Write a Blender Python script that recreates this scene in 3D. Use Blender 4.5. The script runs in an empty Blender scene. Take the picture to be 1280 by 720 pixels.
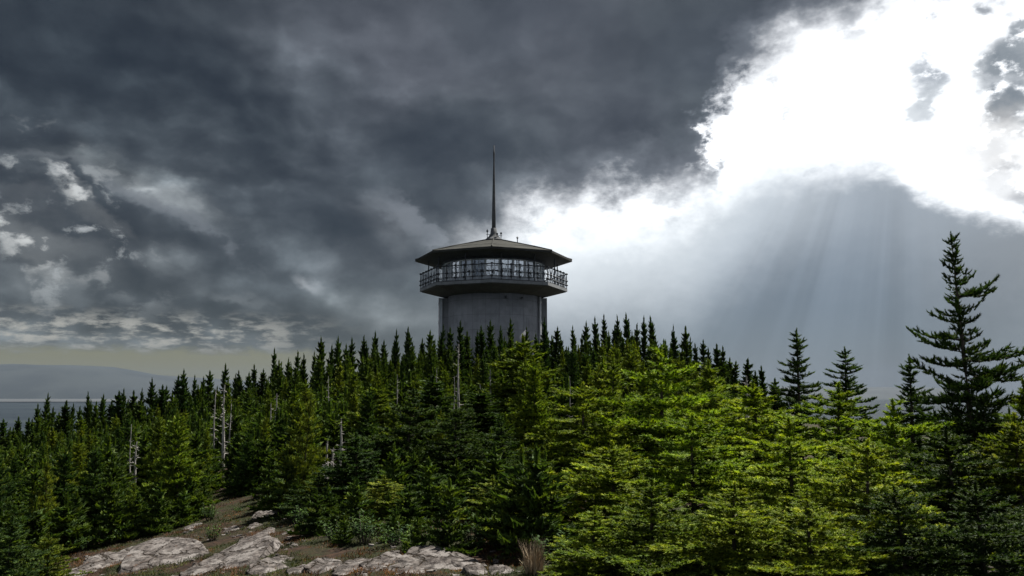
import bpy, math, random
import numpy as np
from mathutils import Vector, Matrix, noise as mnoise
R = math.radians
rnd = random.Random(7)
rng = np.random.default_rng(7)
scene = bpy.context.scene
COL = scene.collection

# ------------------------------------------------------------------ camera
F = 1004.0; W0, H0 = 1280, 720; HORIZ = 484
PITCH = math.atan((HORIZ-360)/F)
cam_d = bpy.data.cameras.new('camera'); cam = bpy.data.objects.new('camera', cam_d); COL.objects.link(cam)
cam_d.sensor_width = 36; cam_d.lens = 36*F/W0; cam_d.clip_start = .05; cam_d.clip_end = 200000
cam.location = (0, 0, 0); cam.rotation_euler = (R(90)+PITCH, 0, 0)
scene.camera = cam

def ray(px, py):
    """world direction (y component 1) seen at a point of the picture, camera at the origin"""
    cx, cy = (px-640)/F, (360-py)/F
    c, s = math.cos(PITCH), math.sin(PITCH)
    x, y, z = cx, c-s*cy, s+c*cy
    return Vector((x/y, 1, z/y))
def at(px, py, d): return ray(px, py)*d
def azel(px, py):
    r = ray(px, py).normalized()
    return math.degrees(math.atan2(r.x, r.y)), math.degrees(math.asin(r.z))
def project(p):
    c, s = math.cos(PITCH), math.sin(PITCH)
    yy = p[1]*c+p[2]*s; zz = -p[1]*s+p[2]*c
    return 640+F*p[0]/yy, 360-F*zz/yy

# ------------------------------------------------------------------ object helpers
def link_mesh(name, verts, faces, mat=None, parent=None, smooth=False):
    me = bpy.data.meshes.new(name)
    me.from_pydata([tuple(v) for v in verts], [], faces)
    me.update()
    if mat: me.materials.append(mat)
    if smooth: me.polygons.foreach_set('use_smooth', [True]*len(me.polygons))
    o = bpy.data.objects.new(name, me); COL.objects.link(o)
    if parent: o.parent = parent
    return o
def tri_mesh(name, tris, mat):
    """tris: (n,3,3) array -> mesh"""
    n = len(tris); me = bpy.data.meshes.new(name)
    me.vertices.add(n*3); me.vertices.foreach_set('co', tris.astype(np.float32).ravel())
    me.loops.add(n*3); me.loops.foreach_set('vertex_index', np.arange(n*3, dtype=np.int32))
    me.polygons.add(n); me.polygons.foreach_set('loop_start', np.arange(0, n*3, 3, dtype=np.int32))
    me.polygons.foreach_set('loop_total', np.full(n, 3, dtype=np.int32))
    me.update(calc_edges=True); me.materials.append(mat)
    return me
def new_obj(name, data, parent=None):
    o = bpy.data.objects.new(name, data); COL.objects.link(o)
    if parent: o.parent = parent
    return o
def tag(o, label=None, cat=None, group=None, kind=None):
    if label: o['label'] = label
    if cat: o['category'] = cat
    if group: o['group'] = group
    if kind: o['kind'] = kind
    return o
class MB:
    def __init__(s): s.v = []; s.f = []
    def add(s, vs, fs):
        b = len(s.v); s.v += [Vector(v) for v in vs]; s.f += [tuple(i+b for i in f) for f in fs]
    def box(s, c, size, rz=0):
        m = Matrix.Rotation(rz, 3, 'Z'); h = Vector(size)/2; vs = []
        for dz in (-1, 1):
            for dx, dy in ((-1,-1),(1,-1),(1,1),(-1,1)):
                vs.append(Vector(c)+m@Vector((dx*h.x, dy*h.y, dz*h.z)))
        s.add(vs, [(3,2,1,0),(4,5,6,7),(0,1,5,4),(1,2,6,5),(2,3,7,6),(3,0,4,7)])
    def tube(s, pts, rad, n=6, cap=True):
        pts = [Vector(p) for p in pts]
        if not hasattr(rad, '__len__'): rad = [rad]*len(pts)
        vs = []; fs = []
        for i, p in enumerate(pts):
            t = (pts[min(i+1, len(pts)-1)]-pts[max(i-1, 0)]).normalized()
            a = t.cross(Vector((0,0,1)))
            if a.length < .02: a = t.cross(Vector((0,1,0)))
            a.normalize(); b = t.cross(a)
            for k in range(n):
                q = 2*math.pi*k/n
                vs.append(p+(a*math.cos(q)+b*math.sin(q))*rad[i])
        for i in range(len(pts)-1):
            for k in range(n):
                k2 = (k+1) % n
                fs.append((i*n+k, i*n+k2, (i+1)*n+k2, (i+1)*n+k))
        if cap:
            fs.append(tuple(range(n-1, -1, -1))); fs.append(tuple((len(pts)-1)*n+k for k in range(n)))
        s.add(vs, fs)
    def lathe(s, prof, n=48, cap=False, off=0):
        vs = []; fs = []
        for r, z in prof:
            for k in range(n):
                q = off+2*math.pi*k/n
                vs.append((r*math.cos(q), r*math.sin(q), z))
        for i in range(len(prof)-1):
            for k in range(n):
                k2 = (k+1) % n
                fs.append((i*n+k, i*n+k2, (i+1)*n+k2, (i+1)*n+k))
        if cap:
            fs.append(tuple(range(n-1, -1, -1))); fs.append(tuple((len(prof)-1)*n+k for k in range(n)))
        s.add(vs, fs)
    def build(s, name, mat, parent=None, smooth=False):
        return link_mesh(name, s.v, s.f, mat, parent, smooth)

# ------------------------------------------------------------------ node helpers
class G:
    """tiny expression builder on a node tree"""
    def __init__(s, nt): s.nt = nt
    def node(s, t, **kw):
        n = s.nt.nodes.new(t)
        for k, v in kw.items(): setattr(n, k, v)
        return n
    def put(s, sock, v):
        if isinstance(v, (int, float)): sock.default_value = v
        elif isinstance(v, (tuple, list)): sock.default_value = tuple(v)[:len(sock.default_value)] if len(v) >= len(sock.default_value) else tuple(v)+(1,)
        else: s.nt.links.new(v, sock)
    def m(s, op, a, b=None, c=None, clamp=False):
        n = s.node('ShaderNodeMath', operation=op, use_clamp=clamp); s.put(n.inputs[0], a)
        if b is not None: s.put(n.inputs[1], b)
        if c is not None: s.put(n.inputs[2], c)
        return n.outputs[0]
    def vm(s, op, a, b=None, scale=None):
        n = s.node('ShaderNodeVectorMath', operation=op); s.put(n.inputs[0], a)
        if b is not None: s.put(n.inputs[1], b)
        if scale is not None: s.put(n.inputs[3], scale)
        return n.outputs[1] if op in ('LENGTH', 'DOT_PRODUCT', 'DISTANCE') else n.outputs[0]
    def xyz(s, x, y, z=0):
        n = s.node('ShaderNodeCombineXYZ'); s.put(n.inputs[0], x); s.put(n.inputs[1], y); s.put(n.inputs[2], z); return n.outputs[0]
    def sep(s, v):
        n = s.node('ShaderNodeSeparateXYZ'); s.put(n.inputs[0], v); return n.outputs
    def mr(s, v, a, b, c=0, d=1, smooth=True):
        n = s.node('ShaderNodeMapRange', interpolation_type='SMOOTHSTEP' if smooth else 'LINEAR')
        for i, q in enumerate((v, a, b, c, d)): s.put(n.inputs[i], q)
        return n.outputs[0]
    def mix(s, f, a, b, blend='MIX'):
        n = s.node('ShaderNodeMix', data_type='RGBA', blend_type=blend, clamp_factor=True)
        s.put(n.inputs[0], f); s.put(n.inputs[6], a); s.put(n.inputs[7], b); return n.outputs[2]
    def noise(s, v, scale, detail=6, rough=.55, lac=2, dist=0, color=False, w=None):
        n = s.node('ShaderNodeTexNoise'); 
        if v is not None: s.put(n.inputs['Vector'], v)
        s.put(n.inputs['Scale'], scale); s.put(n.inputs['Detail'], detail); s.put(n.inputs['Roughness'], rough)
        s.put(n.inputs['Lacunarity'], lac); s.put(n.inputs['Distortion'], dist)
        return n.outputs[1] if color else n.outputs[0]
    def curve(s, v, pts, lo, hi, vlo, vhi):
        """piecewise curve through pts (x in lo..hi, y in vlo..vhi)"""
        t = s.mr(v, lo, hi, 0, 1, False)
        n = s.node('ShaderNodeFloatCurve'); cu = n.mapping.curves[0]
        P = [((x-lo)/(hi-lo), (y-vlo)/(vhi-vlo)) for x, y in pts]
        cu.points[0].location = P[0]; cu.points[1].location = P[-1]
        for p in P[1:-1]: cu.points.new(*p)
        n.mapping.update(); s.put(n.inputs[1], t)
        return s.m('MULTIPLY_ADD', n.outputs[0], vhi-vlo, vlo)
def lin(r, g, b, k=1.0):
    f = lambda c: (c/255/12.92 if c/255 <= .04045 else ((c/255+.055)/1.055)**2.4)
    return (f(r)*k, f(g)*k, f(b)*k)
EXPO = 1.25; EK = 2**(-EXPO)

# ------------------------------------------------------------------ the sky
SUN_EL, SUN_AZ = 57.0, 47.0        # azimuth to the right of the view direction (+Y)
world = bpy.data.worlds.new('World'); scene.world = world; world.use_nodes = True
nt = world.node_tree; nt.nodes.clear(); g = G(nt)
tc = g.node('ShaderNodeTexCoord'); D = tc.outputs['Generated']
dx, dy, dz = g.sep(D)
az = g.m('MULTIPLY', g.m('ARCTAN2', dx, dy), 180/math.pi)
el = g.m('MULTIPLY', g.m('ARCSINE', dz), 180/math.pi)
P = g.xyz(az, el, 0)
Pn = g.xyz(g.m('MULTIPLY', az, .1), g.m('MULTIPLY', el, .145), 0)
w1 = g.noise(Pn, .9, 5, .55, color=True)
w2 = g.noise(Pn, 3.4, 6, .62, color=True)
wv = g.vm('ADD', g.vm('SCALE', g.vm('SUBTRACT', w1, (.5,.5,.5)), scale=9.0), g.vm('SCALE', g.vm('SUBTRACT', w2, (.5,.5,.5)), scale=3.2))
# calm towards the horizon
calm = g.mr(el, 1, 11, .12, 1)
wv = g.vm('MULTIPLY', g.vm('SCALE', wv, scale=calm), (1, 1, 0))
PW = g.vm('ADD', P, wv)
waz, wel, _ = g.sep(PW)
def blob(px, py, rx, ry, rot=0, soft=1.0, warp=True, core=0.0):
    a, e = azel(px, py); k = math.degrees(1/F)
    mp = g.node('ShaderNodeMapping', vector_type='TEXTURE')
    g.put(mp.inputs[0], PW if warp else P)
    mp.inputs[1].default_value = (a, e, 0); mp.inputs[2].default_value = (0, 0, R(rot)); mp.inputs[3].default_value = (rx*k, ry*k, 1)
    return g.mr(g.vm('LENGTH', mp.outputs[0]), 1.0, core, 0, soft)
DECK = [  # (px, py, rx, ry, rot, rgb, opacity) tones of the dark storm deck
    (120, 60, 460, 220, 0, (43, 50, 56), .95),
    (430, 40, 170, 200, 0, (92, 97, 107), .75),
    (520, 60, 150, 110, -20, (104, 108, 119), .7),
    (300, 130, 240, 100, 10, (60, 67, 73), .8),
    (690, 70, 170, 110, 15, (100, 104, 114), .6),
    (640, 20, 180, 70, 0, (80, 85, 95), .6),
    (520, 195, 210, 90, 8, (50, 55, 61), .95),
    (760, 150, 150, 90, 25, (76, 80, 88), .8),
    (840, 200, 95, 60, 30, (82, 86, 94), .8),
    (960, 20, 230, 60, 12, (66, 72, 80), .9),
    (720, 215, 90, 40, 0, (72, 77, 84), .7),
    (250, 260, 240, 120, -15, (66, 72, 78), .8),
    (390, 280, 150, 70, -20, (60, 66, 73), .7),
    (150, 210, 120, 40, -12, (92, 97, 100), .6),
    (230, 260, 90, 28, -25, (104, 108, 112), .5),
    (480, 290, 90, 50, -20, (108, 112, 119), .6),
    (60, 200, 110, 40, 0, (64, 70, 75), .6),
    (190, 330, 130, 50, -15, (88, 92, 96), .6),
    (60, 330, 100, 50, 0, (76, 80, 84), .7),
    (330, 350, 150, 38, -5, (70, 76, 82), .7),
    (470, 335, 110, 34, 0, (96, 101, 108), .6),
    (130, 385, 200, 26, -4, (62, 67, 73), .85),
    (420, 385, 150, 32, 0, (84, 90, 95), .7),
    (500, 400, 110, 26, 0, (100, 106, 112), .6),
]
LIGHTS = [
    (60, 300, 120, 60, -30, (104, 108, 110), .7), (30, 295, 60, 22, -40, (222, 224, 222), .95), (52, 262, 40, 12, -30, (165, 168, 170), .8), (100, 243, 46, 9, -42, (215, 218, 218), .9), (122, 276, 60, 15, -42, (222, 224, 222), .7),
    (8, 232, 26, 10, -30, (170, 174, 176), .8), (95, 330, 70, 16, -30, (150, 152, 152), .75), (22, 318, 30, 10, -20, (196, 198, 196), .8), (150, 330, 50, 10, -35, (128, 131, 133), .7), (205, 262, 80, 12, -25, (118, 122, 126), .7),
    (262, 300, 90, 14, -25, (110, 114, 119), .6), (100, 205, 90, 12, -8, (112, 116, 119), .6),
    (392, 352, 30, 8, -20, (160, 164, 168), .75), (300, 372, 70, 8, -4, (108, 112, 114), .6), (500, 268, 60, 26, -25, (122, 126, 132), .7), (560, 300, 70, 26, -15, (128, 133, 139), .7),
]
col = (*lin(74, 80, 86), 1)
for px, py, rx, ry, rot, c, o in DECK:
    col = g.mix(blob(px, py, rx, ry, rot, o), col, (*lin(*c), 1))
# lower right: smooth rain curtain
rain = (*lin(108, 118, 129), 1)
for px, py, rx, ry, rot, c, o in [(690, 320, 200, 100, 0, (214, 219, 224), .95), (850, 310, 200, 120, 20, (158, 167, 176), .7), (900, 410, 260, 90, 0, (108, 119, 130), .8), (1000, 240, 120, 90, 0, (150, 159, 168), .7),
                            (1060, 380, 220, 110, 0, (106, 117, 129), .75), (1255, 350, 120, 130, 0, (56, 62, 71), .9), (1275, 310, 80, 60, 0, (46, 52, 60), .7), (1200, 470, 180, 50, 0, (98, 106, 118), .6)]:
    rain = g.mix(blob(px, py, rx, ry, rot, o, warp=False), rain, (*lin(*c), 1))
a_, e_ = [], []
deck_edge = [azel(*p) for p in [(560, 292), (610, 285), (650, 268), (690, 262), (730, 240), (790, 240), (845, 238), (880, 205), (906, 125), (940, 80), (1000, 55), (1060, 18), (1150, -25), (1290, -60)]]
rain_edge = [azel(*p) for p in [(560, 300), (640, 292), (760, 278), (850, 262), (900, 225), (960, 190), (1040, 186), (1100, 205), (1150, 240), (1200, 262), (1290, 285)]]
lo, hi = deck_edge[0][0], deck_edge[-1][0]
fine = g.m('SUBTRACT', g.noise(Pn, 7.5, 7, .62), .5)
ed = g.curve(g.m('ADD', waz, g.m('MULTIPLY', fine, 7.0)), deck_edge, lo, hi, 5, 40)
er = g.curve(az, [(a, e) for a, e in rain_edge], lo, rain_edge[-1][0], 0, 40)
dm = g.m('ADD', g.m('SUBTRACT', wel, ed), g.m('MULTIPLY', fine, 3.0))
deck_mask = g.m('MULTIPLY_ADD', g.mr(dm, -1.9, 2.1), .8, g.m('MULTIPLY', g.mr(dm, -6.5, 2.0), .2))                       # 1 inside the dark deck
rr = g.m('ADD', g.m('SUBTRACT', g.m('ADD', el, g.m('MULTIPLY', g.m('SUBTRACT', wel, el), .3)), er), g.m('MULTIPLY', fine, 2.2))
rain_mask = g.mr(rr, g.mr(az, azel(1020, 200)[0], azel(1150, 200)[0], 3.2, 1.6), g.mr(az, azel(1020, 200)[0], azel(1150, 200)[0], -3.6, -1.2))                       # 1 inside the rain curtain
right = g.mr(waz, azel(520, 300)[0], azel(690, 300)[0])
# broken white light between them, wisps inside
core_ = .35
white = g.mix(g.mr(g.noise(g.vm('ADD', Pn, (9.1, 2.2, 0)), 3.2, 7, .62), .56, .78), (1.9, 1.93, 1.97, 1), (.62, .65, .69, 1))
for px, py, rx, ry, rot, c, o in [(1150, 105, 30, 34, 30, (150, 158, 166), .9), (1140, 140, 26, 24, 0, (178, 185, 190), .8), (1262, 90, 46, 44, 40, (120, 128, 134), .95), (1270, 155, 40, 34, 0, (104, 113, 120), .95),
                            (1225, 190, 60, 32, 0, (205, 203, 200), .7), (1245, 235, 60, 30, -15, (190, 190, 190), .7), (1225, 2, 16, 14, 0, (120, 126, 132), .9), (1278, 30, 22, 40, 0, (130, 138, 144), .9), (1268, 265, 40, 20, -20, (140, 142, 146), .7)]:
    white = g.mix(g.m('MULTIPLY', blob(px, py, rx*1.25, ry*1.25, rot, o, core=.25), g.mr(fine, -.22, .0, .15, 1)), white, (*lin(*c), 1))
# light shafts fanning out of the opening
sa, se = azel(1130, -90)
ra = g.m('ARCTAN2', g.m('SUBTRACT', az, sa), g.m('SUBTRACT', se, el))
rays = g.noise(g.xyz(g.m('MULTIPLY', ra, 7.5), 3.3, 0), 1.0, 4, .55)
rad = g.vm('LENGTH', g.vm('SUBTRACT', P, (sa, se, 0)))
rayf = g.m('MULTIPLY', g.m('MULTIPLY', g.mr(rad, 38, 18, 0, 1), g.mr(rr, .5, -5)), g.mr(rays, .32, .68, -.19, .34))
rain = g.vm('SCALE', rain, scale=g.m('ADD', 1.0, rayf))
rain = g.mix(g.m('MULTIPLY', g.mr(rr, -11, .8), g.mr(az, azel(1080, 200)[0], azel(860, 200)[0], .3, 1)), rain, (*lin(232, 239, 244), 1))
wsp = g.m('MULTIPLY', g.mr(dm, -6.5, .5), g.mr(g.noise(g.vm('ADD', Pn, (1.7, 6.2, 0)), 2.6, 8, .62), .44, .66))
white = g.mix(g.m('MULTIPLY', wsp, .75), white, (.42, .445, .475, 1))
gap = g.mix(rain_mask, white, rain)
glow = g.mr(dm, -3.8, .6, 0, 1)
# texture of the deck
tex = g.noise(Pn, 2.3, 8, .6, dist=.6)
tex2 = g.noise(g.vm('ADD', Pn, (3.1, 7.7, 0)), 6.5, 6, .6)
tx = g.m('ADD', g.mr(g.noise(g.vm('ADD', Pn, g.vm('SCALE', wv, scale=.03)), 1.1, 6, .5), .3, .7, .62, 1.2, False), g.m('MULTIPLY', g.m('SUBTRACT', tex2, .5), .2))
def relief(sc, det, dx_, dy_, off):
    q0 = g.vm('ADD', g.vm('ADD', Pn, g.vm('SCALE', wv, scale=.035)), (off, 0, 0))
    return g.m('SUBTRACT', g.noise(q0, sc, det, .56), g.noise(g.vm('ADD', q0, (dx_, dy_, 0)), sc, det, .56))
em = g.m('ADD', g.m('MULTIPLY', relief(.9, 5, .26, .3, 0), 3.0), g.m('MULTIPLY', relief(2.4, 8, .08, .12, 4.4), 1.8))
def puffs(sc, off):
    q0 = g.vm('ADD', g.vm('ADD', Pn, g.vm('SCALE', wv, scale=.06)), (off, 0, 0)); o_ = []
    for dd in ((0, 0, 0), (.05/sc*2.2, .09/sc*2.2, 0)):
        v = g.node('ShaderNodeTexVoronoi', feature='SMOOTH_F1'); v.inputs['Scale'].default_value = sc; v.inputs['Detail'].default_value = 2; v.inputs['Roughness'].default_value = .5
        v.inputs['Smoothness'].default_value = .35; g.put(v.inputs['Vector'], g.vm('ADD', q0, dd)); o_.append(v.outputs['Distance'])
    return g.m('SUBTRACT', o_[1], o_[0])
em = g.m('ADD', em, g.m('MULTIPLY', puffs(1.3, 2.7), 2.0))
leftness = g.m('MULTIPLY', g.mr(az, -2, -22, .5, 1.1), g.mr(el, 28, 14, .4, 1.15))
tx = g.m('MULTIPLY', tx, g.m('EXPONENT', g.m('MULTIPLY', em, g.m('MULTIPLY', leftness, 1.0))))
col = g.vm('SCALE', col, scale=g.m('MULTIPLY', tx, g.m('MULTIPLY', g.mr(az, -2, -20, .95, .8), g.mr(el, 18, 30, 1, .84))))
col = g.vm('MULTIPLY', col, (1.03, 1.0, .93))
for px, py, rx, ry, rot, c, o in LIGHTS:
    col = g.mix(g.m('MULTIPLY', blob(px, py, rx*1.15, ry*1.3, rot, o), g.mr(g.m('ADD', fine, g.m('MULTIPLY', em, .5)), -.16, .1, .12, 1)), col, (*lin(*c), 1))
frag = g.m('MULTIPLY', blob(70, 282, 175, 125, -40, 1, warp=False, core=.1), g.mr(g.noise(g.vm('ADD', g.vm('ADD', Pn, g.vm('SCALE', wv, scale=.05)), (5.3, 1.9, 0)), 2.5, 8, .64), .54, .66))
col = g.mix(g.m('MULTIPLY', frag, .75), col, (*lin(186, 190, 191), 1))
edge_l = g.m('MULTIPLY', g.mr(dm, 4.6, .2), right)
col = g.mix(g.m('MULTIPLY', edge_l, .45), col, (*lin(150, 155, 163), 1))
mask_all = g.m('MULTIPLY', g.m('SUBTRACT', 1.0, deck_mask), right)
col = g.mix(mask_all, col, gap)
# low bank of lit cloud and the olive-grey band on the left horizon
lowb = g.noise(g.xyz(g.m('MULTIPLY', az, .2), g.m('MULTIPLY', el, .6), 0), 2.6, 7, .62)
e1 = azel(100, 415)[1]; eb = azel(100, 436)[1]
bank = g.m('MULTIPLY', g.mr(g.m('ABSOLUTE', g.m('SUBTRACT', el, e1)), 2.0, .2), g.mr(lowb, .44, .64))
leftw = g.mr(az, azel(480, 400)[0], azel(250, 400)[0])
col = g.mix(g.m('MULTIPLY', g.m('MULTIPLY', bank, leftw), .85), col, (*lin(178, 176, 168), 1))
band_edge = g.m('ADD', el, g.m('MULTIPLY', g.m('SUBTRACT', lowb, .5), 1.6))
band = g.m('MULTIPLY', g.mr(band_edge, eb+.35, eb-.35), g.mr(az, azel(560, 400)[0], azel(330, 400)[0]))
col = g.mix(band, col, (*lin(122, 120, 96), 1))
# sky behind and beside the viewer: broken bright overcast
side = g.mr(g.m('ABSOLUTE', az), 48, 85)
bk = g.noise(D, 2.6, 7, .6)
bcol = g.mix(g.mr(bk, .42, .62), (*lin(62, 67, 76), 1), (*lin(205, 212, 222, .95), 1))
col = g.mix(side, col, bcol)
top = g.mr(el, 38, 62)
col = g.mix(top, col, g.mix(g.mr(bk, .4, .6), (*lin(58, 63, 71), 1), (*lin(140, 147, 157, 1.0), 1)))
below = g.mr(el, -.5, -6)
col = g.mix(below, col, (*lin(70, 74, 78), 1))
sky = g.node('ShaderNodeTexSky', sky_type='NISHITA', sun_disc=False)
sky.sun_elevation = R(SUN_EL); sky.sun_rotation = R(SUN_AZ); sky.altitude = 1200
WSTR = .1
cl = g.vm('SCALE', col, scale=EK/WSTR)
fin = g.vm('ADD', cl, g.vm('SCALE', sky.outputs[0], scale=.03))
bg = g.node('ShaderNodeBackground'); g.put(bg.inputs[0], fin); bg.inputs[1].default_value = WSTR
ow = g.node('ShaderNodeOutputWorld'); nt.links.new(bg.outputs[0], ow.inputs[0])
world.cycles.sampling_method = 'MANUAL'; world.cycles.sample_map_resolution = 512

sd = bpy.data.lights.new('sun', 'SUN'); sd.energy = 5.0; sd.angle = R(.6); sd.color = (1, .95, .86)
sun = bpy.data.objects.new('sun', sd); COL.objects.link(sun)
sv = Vector((math.sin(R(SUN_AZ))*math.cos(R(SUN_EL)), math.cos(R(SUN_AZ))*math.cos(R(SUN_EL)), math.sin(R(SUN_EL))))
sun.rotation_euler = sv.to_track_quat('Z', 'Y').to_euler(); sun.location = sv*60

vs = scene.view_settings; scene.display_settings.display_device = 'sRGB'
vs.view_transform = 'Standard'; vs.look = 'None'; vs.gamma = 1; vs.exposure = EXPO; vs.use_curve_mapping = False
cy = scene.cycles; cy.max_bounces = 6; cy.diffuse_bounces = 3; cy.glossy_bounces = 2; cy.transmission_bounces = 4; cy.volume_bounces = 0; cy.transparent_max_bounces = 8; cy.use_denoising = True
# ------------------------------------------------------------------ materials
def material(name):
    m = bpy.data.materials.new(name); m.use_nodes = True
    t = m.node_tree; t.nodes.clear(); q = G(t)
    out = q.node('ShaderNodeOutputMaterial'); return m, q, out
def principled(q, out, base, rough=.8, metal=0, spec=.4, normal=None):
    b = q.node('ShaderNodeBsdfPrincipled'); q.put(b.inputs['Base Color'], base); q.put(b.inputs['Roughness'], rough)
    q.put(b.inputs['Metallic'], metal); q.put(b.inputs['Specular IOR Level'], spec)
    if normal is not None: q.put(b.inputs['Normal'], normal)
    q.nt.links.new(b.outputs[0], out.inputs[0]); return b
def bump(q, h, strength=.5, dist=.05):
    b = q.node('ShaderNodeBump'); q.put(b.inputs['Height'], h); b.inputs['Strength'].default_value = strength; b.inputs['Distance'].default_value = dist
    return b.outputs[0]
def simple(name, a, b, scale=3, rough=.8, metal=0, bs=.3, bd=.02, spec=.4):
    m, q, out = material(name); c = q.node('ShaderNodeTexCoord').outputs['Object']
    n = q.noise(c, scale, 6, .6); n2 = q.noise(c, scale*7, 4, .6)
    f = q.mr(q.m('ADD', q.m('MULTIPLY', n, .7), q.m('MULTIPLY', n2, .3)), .35, .65)
    principled(q, out, q.mix(f, (*a, 1), (*b, 1)), rough, metal, spec, bump(q, n2, bs, bd)); return m
def needle_material():
    m, q, out = material('fir_needles')
    oi = q.node('ShaderNodeObjectInfo'); geo = q.node('ShaderNodeNewGeometry')
    tcn = q.node('ShaderNodeTexCoord').outputs['Object']
    n = q.noise(tcn, 2.2, 3, .6)
    ri = geo.outputs['Random Per Island']
    f = q.m('ADD', q.mr(n, .32, .68, .62, 1.3), q.m('MULTIPLY', q.m('SUBTRACT', ri, .5), .4))
    colr = q.vm('SCALE', oi.outputs['Color'], scale=f)
    # a little of the old blue-green growth mixed in
    colr = q.mix(q.m('MULTIPLY', q.mr(ri, .55, 1), .35), colr, q.vm('MULTIPLY', colr, (.55, .8, 1.15)))
    # fresh and older growth in tufts; highlights and dark pockets put into the colour
    tf = q.noise(tcn, 6.0, 2, .55)
    colr = q.mix(q.mr(tf, .5, .66), colr, q.vm('MULTIPLY', colr, (1.9, 1.6, .9)))
    colr = q.mix(q.m('MULTIPLY', q.mr(tf, .48, .36), .85), colr, q.vm('MULTIPLY', colr, (.38, .46, .7)))
    d = q.node('ShaderNodeBsdfPrincipled'); q.put(d.inputs['Base Color'], colr); d.inputs['Roughness'].default_value = .7; d.inputs['Specular IOR Level'].default_value = .12
    t = q.node('ShaderNodeBsdfTranslucent'); q.put(t.inputs[0], q.vm('MULTIPLY', colr, (1.25, 1.35, .5)))
    mx = q.node('ShaderNodeMixShader'); mx.inputs[0].default_value = .22
    q.nt.links.new(d.outputs[0], mx.inputs[1]); q.nt.links.new(t.outputs[0], mx.inputs[2]); q.nt.links.new(mx.outputs[0], out.inputs[0])
    return m
def ground_material():
    m, q, out = material('summit_ground'); c = q.node('ShaderNodeTexCoord').outputs['Object']
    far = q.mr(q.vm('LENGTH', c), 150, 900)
    n = q.noise(c, .9, 7, .62); n2 = q.noise(c, 9, 6, .65); n3 = q.noise(c, 45, 4, .6)
    soil = q.mix(q.mr(n2, .35, .65), (.009, .006, .004, 1), (.036, .02, .012, 1))
    moss = q.mix(q.mr(n3, .35, .65), (.007, .009, .003, 1), (.022, .026, .008, 1))
    near = q.mix(q.mr(n, .42, .56), soil, moss)
    grit = q.mix(q.m('MULTIPLY', q.mr(n3, .62, .72), .5), near, (.11, .085, .07, 1))
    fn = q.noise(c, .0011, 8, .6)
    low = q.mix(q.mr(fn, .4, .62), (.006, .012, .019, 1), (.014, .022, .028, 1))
    h = q.m('ADD', q.m('MULTIPLY', n2, .6), q.m('MULTIPLY', n3, .3))
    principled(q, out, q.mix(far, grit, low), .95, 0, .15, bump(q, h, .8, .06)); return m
def rock_material():
    m, q, out = material('lichened_granite'); c = q.node('ShaderNodeTexCoord').outputs['Object']
    n = q.noise(c, 5.0, 8, .65); n2 = q.noise(c, 14, 7, .68); n3 = q.noise(c, 70, 4, .65)
    a = q.mix(q.mr(n2, .36, .64), (.03, .027, .026, 1), (.12, .107, .1, 1))
    a = q.mix(q.m('MULTIPLY', q.mr(n, .5, .62), .7), a, (.215, .2, .192, 1))          # pale lichen
    a = q.mix(q.m('MULTIPLY', q.mr(n2, .40, .30), .8), a, (.035, .03, .028, 1))      # black crust
    a = q.mix(q.m('MULTIPLY', q.mr(n, .40, .32), .55), a, (.16, .085, .05, 1))       # rusty stain
    a = q.mix(q.m('MULTIPLY', q.mr(n3, .58, .7), .6), a, (.05, .047, .045, 1))
    v = q.node('ShaderNodeTexVoronoi', feature='DISTANCE_TO_EDGE'); q.put(v.inputs['Vector'], q.vm('ADD', c, q.vm('SCALE', q.noise(c, 4, 3, .5, color=True), scale=.35))); v.inputs['Scale'].default_value = 2.3
    crack = q.m('MAXIMUM', q.mr(v.outputs[0], .004, .03), q.mr(n, .52, .62))
    a = q.mix(crack, (.02, .016, .012, 1), a)
    h = q.m('ADD', q.m('ADD', q.m('MULTIPLY', n2, .8), q.m('MULTIPLY', n3, .35)), q.m('MULTIPLY', crack, .5))
    principled(q, out, a, .95, 0, .06, bump(q, h, .9, .035)); return m
def concrete_material(name, a, b, lift=1.22):
    m, q, out = material(name); c = q.node('ShaderNodeTexCoord').outputs['Object']
    x, y, z = q.sep(c)
    ang = q.m('ARCTAN2', y, x)
    n = q.noise(c, 1.1, 7, .6); n2 = q.noise(c, 14, 5, .6)
    streak = q.noise(q.xyz(q.m('MULTIPLY', ang, 9), 0, q.m('MULTIPLY', z, .35)), 1.6, 5, .6)
    base = q.mix(q.mr(n, .3, .7), (*a, 1), (*b, 1))
    base = q.mix(q.m('MULTIPLY', q.mr(streak, .52, .7), .4), base, tuple(v*.5 for v in a)+(1,))
    base = q.mix(q.m('MULTIPLY', q.mr(n2, .5, .75), .3), base, tuple(v*1.3 for v in b)+(1,))
    jv = q.mr(q.m('ABSOLUTE', q.m('SUBTRACT', q.m('FRACT', q.m('MULTIPLY', ang, 22/6.2832)), .5)), .482, .494)
    jz = q.mr(q.m('ABSOLUTE', q.m('SUBTRACT', q.m('FRACT', q.m('ADD', q.m('DIVIDE', z, lift), .5)), .5)), .487, .496)
    jz = q.m('MAXIMUM', jz, q.m('MULTIPLY', jv, .7))
    pan = q.node('ShaderNodeTexWhiteNoise'); q.put(pan.inputs['Vector'], q.xyz(q.m('FLOOR', q.m('ADD', q.m('MULTIPLY', ang, 22/6.2832), .5 if lift < 9 else 0)), q.m('FLOOR', q.m('ADD', q.m('DIVIDE', z, lift), 0)), 0))
    base = q.vm('SCALE', base, scale=q.m('MULTIPLY_ADD', pan.outputs[0], .14, .93))
    base = q.mix(q.m('MULTIPLY', jz, .75), base, tuple(v*.45 for v in a)+(1,))
    principled(q, out, base, .85, 0, .3, bump(q, q.m('SUBTRACT', n2, jz), .4, .02)); return m
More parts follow.
